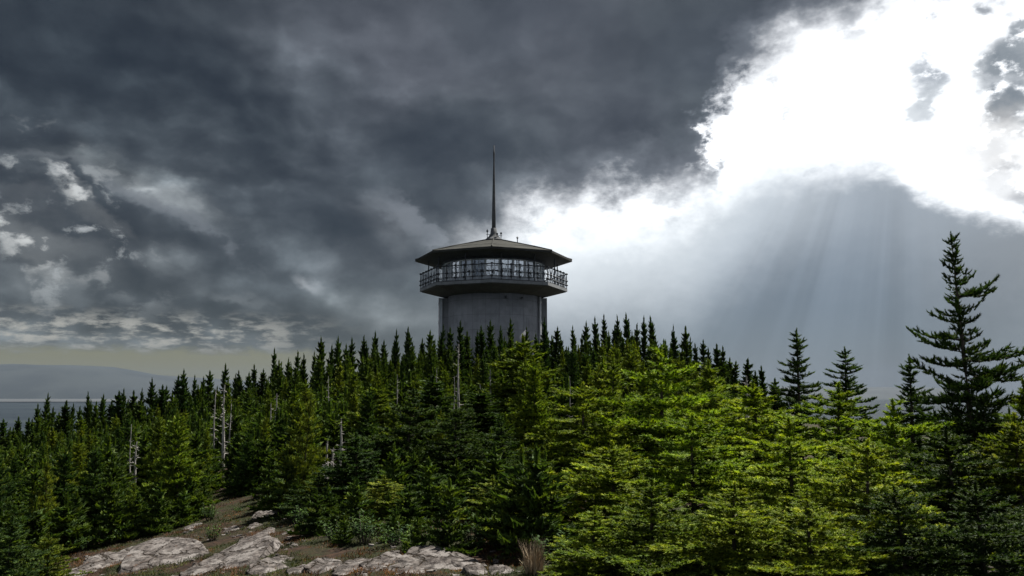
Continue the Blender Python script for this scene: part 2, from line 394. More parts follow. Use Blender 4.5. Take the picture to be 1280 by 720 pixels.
def bark_material(name, a, b, sc=22):
    m, q, out = material(name); c = q.node('ShaderNodeTexCoord').outputs['Object']
    n = q.noise(q.vm('MULTIPLY', c, (1, 1, .22)), sc, 6, .65)
    principled(q, out, q.mix(q.mr(n, .36, .64), (*a, 1), (*b, 1)), .9, 0, .2, bump(q, n, .7, .02)); return m
M_NEEDLE = needle_material(); M_GROUND = ground_material(); M_ROCK = rock_material()
M_CONC = concrete_material('weathered_concrete', (.19, .198, .215), (.255, .265, .285))
M_CONC2 = concrete_material('balcony_concrete', (.15, .16, .17), (.21, .22, .235), 50)
M_ROOF = simple('roof_sheet', (.035, .036, .035), (.06, .061, .057), 1.3, .95, 0, .3, .02, .03)
M_DARK = simple('dark_steel', (.03, .032, .037), (.055, .058, .065), 4, .5, .6)
M_MAST = simple('mast_paint', (.07, .074, .08), (.11, .114, .12), 4, .95, 0, .3, .02, .05)
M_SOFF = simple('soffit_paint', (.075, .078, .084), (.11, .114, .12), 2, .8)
M_WHITE = simple('white_painted_metal', (.62, .64, .66), (.78, .79, .8), 3, .5)
M_PALE = simple('pale_grey_paint', (.34, .37, .41), (.46, .49, .53), 3, .55)
M_BARK = bark_material('fir_bark', (.03, .024, .02), (.08, .066, .054))
M_DEAD = bark_material('silvered_dead_wood', (.16, .15, .14), (.42, .40, .38), 30)
M_STUMP = bark_material('splintered_wood', (.13, .09, .055), (.42, .34, .24), 34)
m, q, out = material('window_glass')
gl = q.node('ShaderNodeBsdfGlossy'); gl.inputs[0].default_value = (.9, .93, .95, 1); gl.inputs[1].default_value = .03
tr = q.node('ShaderNodeBsdfTransparent'); tr.inputs[0].default_value = (.78, .84, .88, 1)
fr = q.node('ShaderNodeFresnel'); fr.inputs[0].default_value = 1.6
mx = q.node('ShaderNodeMixShader'); q.nt.links.new(q.m('MULTIPLY_ADD', fr.outputs[0], .6, .4), mx.inputs[0])
q.nt.links.new(tr.outputs[0], mx.inputs[1]); q.nt.links.new(gl.outputs[0], mx.inputs[2]); q.nt.links.new(mx.outputs[0], out.inputs[0]); M_GLASS = m
m, q, out = material('far_water')
c = q.node('ShaderNodeTexCoord').outputs['Object']
principled(q, out, (.045, .05, .055, 1), .6, 0, .5, bump(q, q.noise(c, .02, 4, .6), .1, 2)); M_WATER = m
m, q, out = material('far_hill_forest')
c = q.node('ShaderNodeTexCoord').outputs['Object']
principled(q, out, q.mix(q.mr(q.noise(c, .0008, 8, .6), .4, .6), (.01, .017, .024, 1), (.02, .028, .034, 1)), .95); M_HILL = m

# ------------------------------------------------------------------ the ground
LOW = -250.0
def sp(x, k=1.0): return x if x > 30*k else math.log1p(math.exp(max(-40, min(40, x/k))))*k
def fbm(x, y, z=0, o=4, s=1.0):
    v = 0; a = .5
    for i in range(o):
        v += a*mnoise.noise((x*s, y*s, z+i*7.1)); s *= 2.1; a *= .5
    return v
def gz(x, y, rough=True):
    r = math.hypot(x, y)
    z = -1.66
    z -= .175*sp(-(x+3.2), 1.3) if x < 12 else 0
    z -= .11*sp(x-5, 2)
    z += 1.3*max(0, min(1, (y-18)/28))**1.3 if y > 18 else 0
    z -= .25*math.exp(-((x+6.5)**2+(y-13)**2)/18)
    z -= .34*sp(r-82, 6)
    if y < -6: z -= .15*(-6-y)
    z += .28*fbm(x, y, 3, 3, .13)*min(1, r/8)
    if rough and r < 60: z += .055*fbm(x, y, 9, 4, 1.3)
    if r > 60:
        z += min(1, (r-60)/900)*(38*fbm(x, y, 5, 5, .0022))
    if z < LOW+30: z = LOW+sp(z-LOW, 12)
    return z
radii = [0.0]; r_ = .45
while r_ < 34000: radii.append(r_); r_ *= 1.062
NA = 300
V = [(0, 0, gz(0, 0))]; Fc = []
for r in radii[1:]:
    for k in range(NA):
        a = 2*math.pi*k/NA; x, y = r*math.sin(a), r*math.cos(a)
        V.append((x, y, gz(x, y)))
for k in range(NA): Fc.append((0, 1+(k+1) % NA, 1+k))
for i in range(len(radii)-2):
    for k in range(NA):
        k2 = (k+1) % NA; a = 1+i*NA
        Fc.append((a+k, a+k2, a+NA+k2, a+NA+k))
tag(link_mesh('ground', V, Fc, M_GROUND, smooth=True), kind='structure')
# a pale lake far below and the ridge of hills beyond it
wb = []
for k in range(41):
    t = k/40; x = -26000+t*24500
    wb.append((x, 13700+700*math.sin(t*5)+300*math.sin(t*17), LOW+14))
wf = [(x, 24000, LOW+14) for x, _, _ in wb]
n_ = len(wb)
tag(link_mesh('water', wb+wf, [(i, i+1, n_+i+1, n_+i) for i in range(n_-1)], M_WATER), kind='structure')
hv = []; hf = []; NX, NY = 240, 26
for j in range(NY):
    for i in range(NX):
        x = -24000+i*34000/(NX-1); t = j/(NY-1); y = 16500+t*7500
        px = project((x, 20000, 0))[0]
        # outline of the ridge above the horizon, in metres
        prof = np.interp(px, [-400, -100, 0, 60, 140, 165, 190, 230, 300, 380, 480, 700], [640, 720, 760, 730, 690, 560, 430, 330, 260, 170, 80, 40])
        h = (prof*.77+250)*math.sin(math.pi*min(1, t*1.05))**.8+90*fbm(x, y, 2, 5, .0004)
        hv.append((x, y, LOW-30+max(0, h)))
for j in range(NY-1):
    for i in range(NX-1):
        a = j*NX+i; hf.append((a, a+1, a+NX+1, a+NX))
tag(link_mesh('hills', hv, hf, M_HILL, smooth=True), kind='structure')
# the air
hb = MB(); hb.box((0, 1000, (640+LOW-40)/2), (64000, 64000, 640-(LOW-40)))
m, q, out = material('haze_air')
pv = q.node('ShaderNodeVolumePrincipled'); pv.inputs['Color'].default_value = (.2, .25, .32, 1); pv.inputs['Density'].default_value = 1.7e-5; pv.inputs['Anisotropy'].default_value = .15
nt_ = m.node_tree; nt_.links.new(pv.outputs[0], out.inputs['Volume'])
HAZE = True
if HAZE: tag(hb.build('haze', m), kind='stuff')

# ------------------------------------------------------------------ fir trees
def shoot_template(n, ln, wd, seed, spread=.75, reach=.9):
    """one twig tip with n needles, along +x, about one unit long"""
    r = np.random.default_rng(seed); T = []
    for i in range(n):
        t = i/(n-1) if n > 1 else .5
        bx = t*reach
        a = r.uniform(-1.15, 1.15)+(math.pi if r.random() < .18 else 0)   # mostly up and to the sides
        el_ = spread*(1.1-.65*t)
        d = np.array([math.cos(el_), math.sin(a)*math.sin(el_), math.cos(a)*math.sin(el_)*.8])
        d += r.normal(0, .1, 3); d /= np.linalg.norm(d)
        s = np.cross(d, r.normal(0, 1, 3)); s /= np.linalg.norm(s)
        b = np.array([bx, 0, 0]); L = ln*r.uniform(.8, 1.15)
        T.append([b-s*wd/2, b+s*wd/2, b+d*L])
    for k in range(3):
        a = 2.1*k+.3; s = np.array([0, math.cos(a), math.sin(a)])*wd*1.5
        T.append([np.array([-.05, 0, 0])-s, np.array([-.05, 0, 0])+s, np.array([reach+.15, 0, 0])])
    return np.array(T)
def put_shoots(tpl, pos, dirs, scl, r):
    """place the template at each pos with direction dirs"""
    d = dirs/np.linalg.norm(dirs, axis=1)[:, None]
    up = np.array([0, 0, 1.0])+r.normal(0, .25, (len(pos), 3))
    s = np.cross(up, d); s /= (np.linalg.norm(s, axis=1)[:, None]+1e-9)
    u = np.cross(d, s)
    B = np.stack([d, s, u], axis=1)                      # (n,3,3)
    out = np.einsum('tvk,nkj->ntvj', tpl, B)*scl[:, None, None, None]+pos[:, None, None, :]
    return out.reshape(-1, 3, 3)
def make_fir(kind, H, Rm, seed, gap, twig, step, tpls, shoot, shape=.85, first=.04, bare=0.0, nbr=6, droop=.1, upt=.3, long_=(), wood=True, lopside=0.0, rag=0.0):
    """crown mesh and trunk mesh for a fir of height H and radius Rm"""
    r = np.random.default_rng(seed); pos = []; dr = []; sc = []
    tm = MB(); lean = r.normal(0, .012*H, 2)
    def axis(z):
        t = z/H; return np.array([lean[0]*math.sin(t*2.6), lean[1]*math.sin(t*2.2), z])
    tr0 = .011*H+.02
    tm.tube([axis(H*k/9) for k in range(10)], [tr0*(1-.93*k/9) for k in range(10)], 7)
    z = H*first+bare*H; wi = 0; branches = []
    while z < H*.985:
        t = z/H
        env = Rm*((1-t)**shape)*(1 if t > .12 else .75+2*t)
        n = max(3, int(round(nbr*(.55+.45*(1-t))+r.uniform(-.6, .9))))
        a0 = r.uniform(0, 6.28)
        for k in range(n):
            L = env*r.uniform(.68, 1.15)
            if r.random() < .08: L *= r.uniform(.3, .6)
            if r.random() < .05 and t < .8: L *= 1.25
            branches.append((z+r.normal(0, gap*.22), a0+6.283*k/n+r.normal(0, .22), max(L, .05+.02*H*(1-t)), t))
        z += gap*(1.25-.5*t)*r.uniform(.8, 1.2)*(.55 if t > .9 else 1); wi += 1
    for (tz, ta, tl) in long_: branches.append((tz*H, ta, tl, tz))
    for bz, a, L, t in branches:
        if lopside: L *= 1+lopside*math.cos(a)
        L *= 1+rag*(1.6*mnoise.noise((bz*1.9, a*.8, seed*1.7))+r.uniform(-.35, .35))
        L = max(L, .04)
        base = axis(bz); hd = np.array([math.cos(a), math.sin(a), 0]); sd_ = np.array([-hd[1], hd[0], 0])
        rise = .08+.75*max(0, t-.55)+r.normal(0, .05+.2*rag); dp = droop*(1-t)*1.3; ut = upt*r.uniform(.6, 1.3)
        def bp(s): return base+hd*L*s+np.array([0, 0, 1])*L*(rise*s-dp*s*s*1.8+ut*.55*s**3)+sd_*L*.05*math.sin(s*4+a)
        nseg = 5 if L > .3 else 3
        if wood:
            rb = .004+.007*L+.002*H*.2
            tm.tube([bp(k/nseg) for k in range(nseg+1)], [rb*(1-.8*k/nseg) for k in range(nseg+1)], 3, cap=False)
        # shoots along the branch axis
        s = .12 if L > .3 else .02
        while s < 1.0:
            p = bp(s); q_ = bp(min(1, s+.05)); d = q_-p+1e-6*hd
            pos.append(p+r.normal(0, .008, 3)); dr.append(d/np.linalg.norm(d)+r.normal(0, .15, 3)); sc.append(shoot*r.uniform(.8, 1.2))
            s += step*.9/L
        pos.append(bp(.97)); dr.append(hd+np.array([0, 0, .35+ut])); sc.append(shoot*1.15)
        # side twigs, a flat spray
        s = .16; sgn = 1
        while s < .99:
            Lt = L*.46*(1-s)**.75*min(1, .55+s*1.8)+.035
            Lt *= r.uniform(.7, 1.15); p = bp(s); fw = r.uniform(.75, 1.15)
            for sg in (sgn, -sgn):
                if r.random() < .12: continue
                dt = hd*math.cos(fw)+sd_*sg*math.sin(fw)+np.array([0, 0, .10+r.normal(0, .09)])
                u = step*.6
                while u < Lt:
                    pp = p+dt*u+np.array([0, 0, .18*u*u/max(Lt, .1)-.02*u])
                    pos.append(pp); dr.append(dt+np.array([0, 0, .6+.5*u/Lt])+r.normal(0, .35, 3)); sc.append(shoot*r.uniform(.6, 1.25))
                    if Lt > .2 and u > .08 and r.random() < .75:
                        for s3 in (-1, 1):
                            if r.random() < .6:
                                d3 = dt*.7+np.cross(np.array([0, 0, 1.]), dt)*s3*.75+np.array([0, 0, .12])
                                pos.append(pp+d3*shoot*.35); dr.append(d3+r.normal(0, .15, 3)); sc.append(shoot*r.uniform(.7, 1.05))
                    u += step
            s += twig/L; sgn = -sgn
    # short inner growth round the stem
    zz = H*.05
    while zz < H*.95:
        a = r.uniform(0, 6.28); hd = np.array([math.cos(a), math.sin(a), .25]); L = (.25*Rm)*(1-zz/H)+.03
        for u in np.arange(.02, L, step*1.3):
            pos.append(axis(zz)+hd*u); dr.append(hd+r.normal(0, .35, 3)); sc.append(shoot*r.uniform(.8, 1.2))
        zz += step*.55
    # leader
    for k in range(5):
        pos.append(axis(H*.975)+np.array([0, 0, k*shoot*.5])); dr.append(np.array([0, 0, 1.])+r.normal(0, .1, 3)); sc.append(shoot*.9)
    pos = np.array(pos); dr = np.array(dr); sc = np.array(sc)
    idx = r.integers(0, len(tpls), len(pos)); parts = []
    for i, tp in enumerate(tpls):
        msk = idx == i
        if msk.any(): parts.append(put_shoots(tp, pos[msk], dr[msk], sc[msk], r))
    tris = np.concatenate(parts)
    cm = tri_mesh(kind+'_crown', tris, M_NEEDLE)
    me = bpy.data.meshes.new(kind+'_trunk'); me.from_pydata([tuple(v) for v in tm.v], [], tm.f); me.materials.append(M_BARK); me.update()
    return dict(H=H, R=Rm, crown=cm, trunk=me, n=len(tris))
T_near = [shoot_template(16, .5, .15, s, 1.05) for s in (1, 2, 3)]
T_mid = [shoot_template(9, .55, .24, s, .95) for s in (4, 5, 6)]
T_far = [shoot_template(6, .62, .34, s, .95) for s in (7, 8)]
PR = {}
T_near = [shoot_template(17, .5, .14, s, 1.1) for s in (1, 2, 3)]
T_tuft = [shoot_template(20, .52, .17, s, 1.25, .5) for s in (91, 92, 93, 94)]
PR['near'] = [make_fir('near', 3.0, r_, s_, gp_, .12, .115, T_tuft, .14, sh_, .03, 0, 7, dr_, .32, rag=.3) for r_, s_, gp_, sh_, dr_ in
              ((1.45, 11, .29, .85, .16), (1.3, 12, .27, .9, .12), (1.4, 13, .31, .78, .18), (1.35, 14, .28, .95, .12), (1.25, 15, .3, .85, .2))]
PR['broad'] = [make_fir('broad', 3.4, r_, s_, gp_, .115, .115, T_tuft, .145, sh_, .03, 0, 8, dr_, .38, rag=.35) for r_, s_, gp_, sh_, dr_ in
               ((1.9, 81, .36, .72, .16), (1.8, 82, .33, .8, .12), (1.95, 83, .38, .68, .2), (1.75, 84, .35, .75, .1))]
PR['hero'] = [make_fir('hero', 4.6, .95, 21, .23, .095, .065, T_near, .09, .85, .03, 0, 6, .06, .5,
              long_=((.80, .12, .55), (.79, -.05, .58), (.60, 2.9, .75), (.55, 3.2, .85), (.53, .3, .9), (.57, .1, .95), (.50, .05, 1.0), (.48, 3.0, .95), (.44, 3.3, 1.0), (.42, .2, 1.1)), rag=.55)]
PR['open'] = [make_fir('open', 4.0, .95, 31, .22, .08, .06, T_near, .105, .85, .03, 0, 5, .03, .3),
              make_fir('open', 4.0, .85, 32, .24, .08, .06, T_near, .105, .75, .03, 0, 5, .03, .35)]
PR['mid'] = [make_fir('mid', 4.0, r_m, sd_m, .25, .125, .1, T_mid, .155, shp, .03, 0, 6, .1, .3, rag=.3) for r_m, sd_m, shp in ((1.3, 41, .75), (1.1, 42, .85), (1.2, 43, .7), (.95, 44, .85), (1.35, 45, .65))]
PR['far'] = [make_fir('far', 4.5, r_m, sd_m, .27, .17, .13, T_far, .2, shp, .04, 0, 6, .06, .35, rag=.15+.1*(sd_m % 4)) for r_m, sd_m, shp in ((1.0, 51, .95), (.8, 52, 1.05), (1.1, 53, .85), (.9, 54, 1.0), (1.2, 55, .85), (.7, 56, .95), (.95, 57, 1.2), (1.05, 58, .75), (.75, 59, .8))]
print('tris', {k: [p['n'] for p in v] for k, v in PR.items()})

BRIGHT = (.135, .185, .02); LIME = (.175, .23, .022); MIDG = (.11, .145, .02); DARK = (.036, .064, .016); DEEP = (.026, .048, .015)  # crown greens, with cloud shade and sun on the slope put into the colour
def jit(c, k=.14):
    f = 1+rnd.uniform(-k, k); return (c[0]*f*(1+rnd.uniform(-k, k)*.6), c[1]*f, c[2]*f, 1)
TREES = []   # (root, px, tip_py, depth, row, tone)
def plant(proto, x, y, height, width=None, color=DARK, name='fir_tree', row='', sink=.08, rz=None, zg=None):
    z = (gz(x, y) if zg is None else zg)-sink
    root = bpy.data.objects.new(name, None); COL.objects.link(root)
    root.empty_display_size = .3
    root.location = (x, y, z); root.rotation_euler = (rnd.gauss(0, .025), rnd.gauss(0, .025), rnd.uniform(0, 6.28) if rz is None else rz)
    k = (height+sink)/proto['H']; w = k if width is None else width/proto['R']
    root.scale = (w, w, k)
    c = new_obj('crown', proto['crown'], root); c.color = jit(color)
    new_obj('trunk', proto['trunk'], root)
    px, _ = project((x, y, z+height)); py = project((x, y, z+height))[1]
    TREES.append([root, px, py, y, row, color]); return root
def plant_px(kind, px, tip, d, width=None, color=DARK, row='', rz=None, idx=None):
    p = at(px, tip, d); h = p.z-gz(p.x, p.y)
    pr = PR[kind][idx if idx is not None else rnd.randrange(len(PR[kind]))]
    return plant(pr, p.x, p.y, max(.5, h), width, color, row=row, rz=rz)

# skyline firs, tip by tip
SKY = [(5, 530), (22, 527), (36, 528), (47, 512), (57, 500), (66, 516), (79, 508), (89, 511), (102, 514), (115, 497), (127, 500), (138, 507), (148, 496), (156, 493), (170, 495), (179, 492), (194, 480),
       (200, 488), (208, 489), (221, 477), (229, 470), (243, 476), (252, 478), (262, 471), (281, 463), (291, 474), (302, 470), (311, 472), (319, 463), (328, 468), (346, 444), (356, 455), (370, 447), (383, 450), (393, 447), (404, 430), (412, 439),
       (424, 430), (431, 438), (441, 431), (453, 428), (461, 436), (470, 423), (478, 433), (489, 434), (496, 420), (507, 417), (514, 424), (528, 430), (537, 421), (547, 414), (560, 417), (576, 410), (584, 421), (598, 421),
       (605, 415), (614, 409), (625, 414), (640, 407), (662, 416), (672, 424), (682, 405), (694, 416), (703, 426), (717, 415), (725, 424), (733, 411), (746, 405), (755, 402), (768, 414), (776, 403), (786, 401), (795, 413), (805, 405),
       (815, 420), (823, 404), (835, 415), (846, 424), (856, 416), (861, 429), (870, 436), (878, 432), (886, 441), (894, 437), (905, 440), (933, 456), (944, 470), (953, 464), (968, 478)]
for px, py in SKY:
    d = rnd.uniform(44, 57)
    if px > 920: d = rnd.uniform(30, 36)
    p = at(px, py, d); h = p.z-gz(p.x, p.y)
    plant_px('far', px+rnd.uniform(-1, 1), py, d, rnd.uniform(.45, .74)*(1.15 if h > 4 else 1), DARK if rnd.random() < .55 else DEEP, 'skyline')
skx = [p[0] for p in SKY]; sky_ = [p[1] for p in SKY]
def floor_py(px):   # smoothed skyline
    return float(np.interp(px, [0, 60, 130, 200, 260, 340, 420, 500, 600, 700, 780, 850, 920, 1000, 1300], [545, 528, 512, 500, 488, 470, 448, 438, 428, 428, 420, 428, 462, 500, 500]))
# slope rows: poisson-like spots in view
spots = []
def free(x, y, rad):
    return all((x-a)**2+(y-b)**2 > (rad+c)**2*.25 for a, b, c in spots)
def rows(d0, d1, count, kind, hh, ww, rowname, sep_, bright_px):
    n = 0; tries = 0
    while n < count and tries < 9000:
        tries += 1
        d = rnd.uniform(d0, d1); px = rnd.uniform(-25, 1000); p = at(px, 500, d); x, y = p.x, p.y
        if not free(x, y, sep_): continue
        if 90 < project((x, y, gz(x, y)))[0] < 700 and d < 14.5: continue
        h = rnd.uniform(*hh); z = gz(x, y)
        tip = project((x, y, z+h))[1]; lim = floor_py(px)+(50-d)*rnd.uniform(.5, 1.5)+4
        if tip < lim: h = at(px, lim, d).z-z
        if h < 1.2: continue
        spots.append((x, y, sep_))
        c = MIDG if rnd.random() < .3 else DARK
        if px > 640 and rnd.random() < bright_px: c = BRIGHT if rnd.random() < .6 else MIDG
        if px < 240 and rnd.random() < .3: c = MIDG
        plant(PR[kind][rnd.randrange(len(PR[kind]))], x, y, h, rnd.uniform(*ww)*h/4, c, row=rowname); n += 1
def hit(px, py, d0=3):
    d = d0
    while d < 90:
        p = at(px, py, d)
        if p.z <= gz(p.x, p.y, False): return p
        d += .05
    return at(px, py, 60)
# dead silver trunks: (px, tip row, row to keep clear down to, depth, height cap, width, label)
SNAGS = [(281, 481, 600, 24, 1.25, 'tallest pale bare trunk standing on the left slope, bristling with short stubs'),
         (271, 486, 545, 25, .8, 'thin reddish bare trunk just left of the tallest pale trunk on the left slope'),
         (289, 500, 548, 25, .7, 'slender bare trunk close to the right side of the tallest pale trunk'),
         (346, 492, 528, 27, 1.0, 'short stout silver snag high on the slope under the peaked skyline fir'),
         (338, 503, 530, 27, .7, 'crooked thin grey snag leaning beside the short stout silver snag'),
         (427, 523, 580, 17.5, .9, 'tall pale dead stem above the bleached stem cluster left of the central firs'),
         (409, 552, 612, 16.5, 1.0, 'bleached dead stem at the left of the cluster before the central firs'),
         (417, 560, 606, 16.7, .8, 'bleached forked dead stem in the middle of the cluster before the central firs'),
         (573, 430, 520, 27, 1.2, 'straight silver dead trunk in front of the foot of the tower'),
         (568, 470, 520, 27.5, .6, 'thin bare stem touching the left of the silver trunk below the tower'),
         (600, 480, 545, 25, .7, 'thin bare grey pole below the right half of the tower'),
         (613, 462, 528, 26, .9, 'twiggy grey dead tree below the right half of the tower'),
         (546, 460, 525, 28, .6, 'thin bare pole below the left edge of the tower'),
         (170, 552, 612, 21, .9, 'pale broken trunk among the dark firs of the far left slope'),
         (166, 530, 560, 22, .5, 'very thin bare stem above the pale broken trunk on the far left slope'),
                         (932, 470, 568, 19, 1.1, 'bare brown trunk rising behind the bright green boughs, topped by a dark crown'),
         (712, 470, 545, 24, .6, 'thin bare stem just right of the broad fir below the tower'),
         (411, 470, 520, 33, .6, 'thin pale stem on the upper slope left of the tower'),
         (497, 468, 520, 33, .6, 'thin pale stem on the upper slope halfway between tower and peaked fir')]
OPEN = lambda px: float(np.interp(px, [-60, 40, 110, 200, 250, 262, 300, 345, 365, 400, 450, 680, 700], [770, 722, 696, 680, 662, 636, 632, 632, 662, 684, 698, 710, 770]))
KEEP = []
for px, tip, low, d, w, lab in SNAGS: KEEP.append((px, tip, low, d))
def clear_of_snags(px, tip, d, half):
    for sx, st, sl, sd2 in KEEP:
        if d < sd2+.4 and abs(px-sx) < half*.75+3 and tip < sl-6: return False
    return True
_rows_free = free
def snag_cap(px, tip, d, half):
    for sx, st, sl, sd2 in KEEP:
        if d < sd2+.4 and abs(px-sx) < half*.6+3 and tip < sl-6: tip = sl-6
    return tip
def make_snag(px, tip, d, w, seed):
    r = random.Random(seed); p = at(px, tip, d); g0 = gz(p.x, p.y); h = p.z-g0
    root = bpy.data.objects.new('dead_tree', None); COL.objects.link(root); root.location = (p.x, p.y, g0-.1)
    h += .1; lx, ly = r.uniform(-.06, .06)*h*.5, r.uniform(-.05, .05)*h
    ax = lambda t: Vector((lx*math.sin(t*1.7)-lx+.012*math.sin(t*7+seed), ly*t, h*t))
    ax0 = ax(1); ax1 = lambda t: ax(t)-Vector((ax0.x*t, 0, 0))
    tb = MB(); tb.tube([ax1(k/14) for k in range(15)], [(.046*(1-.72*k/14)*(1+.05*math.sin(k*2.3)))*w for k in range(15)], 8)
    tb.build('trunk', M_DEAD, root)
    bb = MB()
    for k in range(int(16*w+h*6)):
        t = r.uniform(.12, .97); a = r.uniform(0, 6.28); L = r.uniform(.05, .24)*(1.1-t*.6)*min(1, .5+w*.5)
        b = ax1(t); hd = Vector((math.cos(a), math.sin(a), 0)); dz_ = r.uniform(-.35, .25)
        pts = [b, b+hd*L*.5+Vector((0, 0, dz_*L*.5)), b+hd*L+Vector((r.uniform(-.03, .03), r.uniform(-.03, .03), dz_*L+r.uniform(-.04, .06)))]
        bb.tube(pts, [.008*w+.003, .006*w+.002, .003], 4)
        if L > .22 and r.random() < .7:
            q1 = pts[1]; sdv = Vector((-hd.y, hd.x, 0))*r.choice((-1, 1)); bb.tube([q1, q1+(hd+sdv)*L*.3+Vector((0, 0, .02))], [.006, .002], 3)
    bb.build('limbs', M_DEAD, root)
    return root
for i, (px, tip, low, d, w, lab) in enumerate(SNAGS):
    tag(make_snag(px, tip, d, w, 100+i), lab, 'dead tree', 'bare dead trunks among the firs')
    p = at(px, tip, d); spots.append((p.x, p.y, .5))

# firs placed one by one: (kind, px, tip row, depth, radius m, colour, row, label)
NAMED = [
 ('hero', 1204, 297, 12.0, None, DARK, 'tallest fir at the right, dark with long uneven limbs against the sky', 0.0, 0),
 ('open', 995, 419, 17.0, .95, DARK, 'dark open fir with tiered level branches rising above the bright boughs', None, 0),
 ('open', 1060, 442, 15.5, 1.0, DARK, 'dark layered fir between the tiered open fir and the tallest right fir', None, 1),
 ('open', 1134, 452, 13.5, .8, DARK, 'small sparse fir top just left of the tallest right fir', None, 0),
 ('near', 1284, 492, 10.0, 1.2, MIDG, 'fir cut by the right edge of the frame beside the tallest right fir', None, 1),
 ('mid', 655, 428, 26, 1.95, MIDG, 'broad fir with a sunlit right flank below the right edge of the tower', None, 0),
 ('mid', 600, 492, 21, 1.3, DARK, 'dark fir beneath the tower, left of the broad sunlit fir', None, 2),
 ('broad', 508, 496, 14.2, 1.5, DARK, 'tallest dark fir at the centre, directly above the rocks', None, 0),
 ('broad', 572, 514, 13.6, 1.35, DARK, 'dark fir right of the tallest central fir', None, 2),
 ('near', 450, 548, 13.0, 1.1, DARK, 'dark fir left of the tallest central fir', None, 1),
 ('near', 398, 596, 12.6, .8, DARK, 'low dark fir beside the top of the rocky path', None, 3),
 ('broad', 628, 536, 12.8, 1.25, DARK, 'dark fir between the central firs and the bright green boughs', None, 1),
 ('near', 478, 600, 11.8, .8, MIDG, 'low bushy fir at the foot of the tallest central fir', None, 4),
 ('near', 545, 604, 11.6, .85, DARK, 'low bushy fir right of centre behind the rock slabs', None, 0),
 ('near', 612, 612, 11.0, .8, MIDG, 'low bushy fir behind the right end of the rock slabs', None, 4),
 ('mid', 470, 486, 18.5, 1.15, MIDG, 'slim mid-green fir behind and left of the tallest central fir', None, 0),
 ('mid', 540, 478, 18.8, 1.2, DARK, 'dark slim fir behind and right of the tallest central fir', None, 3),
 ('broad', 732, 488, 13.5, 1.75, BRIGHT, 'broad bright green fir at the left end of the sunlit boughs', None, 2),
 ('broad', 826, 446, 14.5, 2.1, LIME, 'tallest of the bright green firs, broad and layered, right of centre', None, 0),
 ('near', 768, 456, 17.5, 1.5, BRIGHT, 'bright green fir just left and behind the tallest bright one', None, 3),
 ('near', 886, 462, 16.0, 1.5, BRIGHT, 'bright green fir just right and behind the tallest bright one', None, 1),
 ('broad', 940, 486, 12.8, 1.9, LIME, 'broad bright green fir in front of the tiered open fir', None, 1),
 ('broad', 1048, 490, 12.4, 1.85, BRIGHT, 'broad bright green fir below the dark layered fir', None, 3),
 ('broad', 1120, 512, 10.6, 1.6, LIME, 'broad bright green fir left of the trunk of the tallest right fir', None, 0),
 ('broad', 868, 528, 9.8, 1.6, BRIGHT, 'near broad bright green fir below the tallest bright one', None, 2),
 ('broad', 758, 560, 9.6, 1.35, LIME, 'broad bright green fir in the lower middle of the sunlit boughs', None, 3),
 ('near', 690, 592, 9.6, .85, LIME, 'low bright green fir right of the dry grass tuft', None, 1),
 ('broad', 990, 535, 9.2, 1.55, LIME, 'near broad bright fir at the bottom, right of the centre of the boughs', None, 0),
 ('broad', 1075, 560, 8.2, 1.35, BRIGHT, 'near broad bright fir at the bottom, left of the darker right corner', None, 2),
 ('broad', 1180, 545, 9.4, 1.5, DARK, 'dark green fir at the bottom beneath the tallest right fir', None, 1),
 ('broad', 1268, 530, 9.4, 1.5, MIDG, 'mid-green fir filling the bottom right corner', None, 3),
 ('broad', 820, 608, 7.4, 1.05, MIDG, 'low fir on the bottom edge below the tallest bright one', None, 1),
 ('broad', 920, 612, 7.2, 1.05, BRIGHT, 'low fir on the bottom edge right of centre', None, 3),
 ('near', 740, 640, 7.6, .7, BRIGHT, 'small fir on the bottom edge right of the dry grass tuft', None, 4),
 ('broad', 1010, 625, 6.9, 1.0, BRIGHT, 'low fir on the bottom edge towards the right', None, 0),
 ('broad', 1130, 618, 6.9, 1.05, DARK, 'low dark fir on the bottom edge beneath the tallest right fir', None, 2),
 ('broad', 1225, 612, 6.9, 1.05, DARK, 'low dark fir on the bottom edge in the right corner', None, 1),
 ('broad', 1225, 508, 11.6, 1.5, DARK, 'dark green fir right of the foot of the tallest right fir', None, 0),
 ('near', 10, 655, 9.0, .7, DARK, 'dark low fir in the bottom left corner', None, 1),
 ('near', 60, 672, 9.6, .55, MIDG, 'low fir just left of the rock slabs', None, 2),
]
for kind, px, tip, d, w, c, lab, rz, idx in NAMED:
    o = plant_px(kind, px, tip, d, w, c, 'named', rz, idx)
    tag(o, lab, 'fir tree', 'firs on the summit'); TREES.pop()
    spots.append((o.location.x, o.location.y, (w or 1.2)*.9))

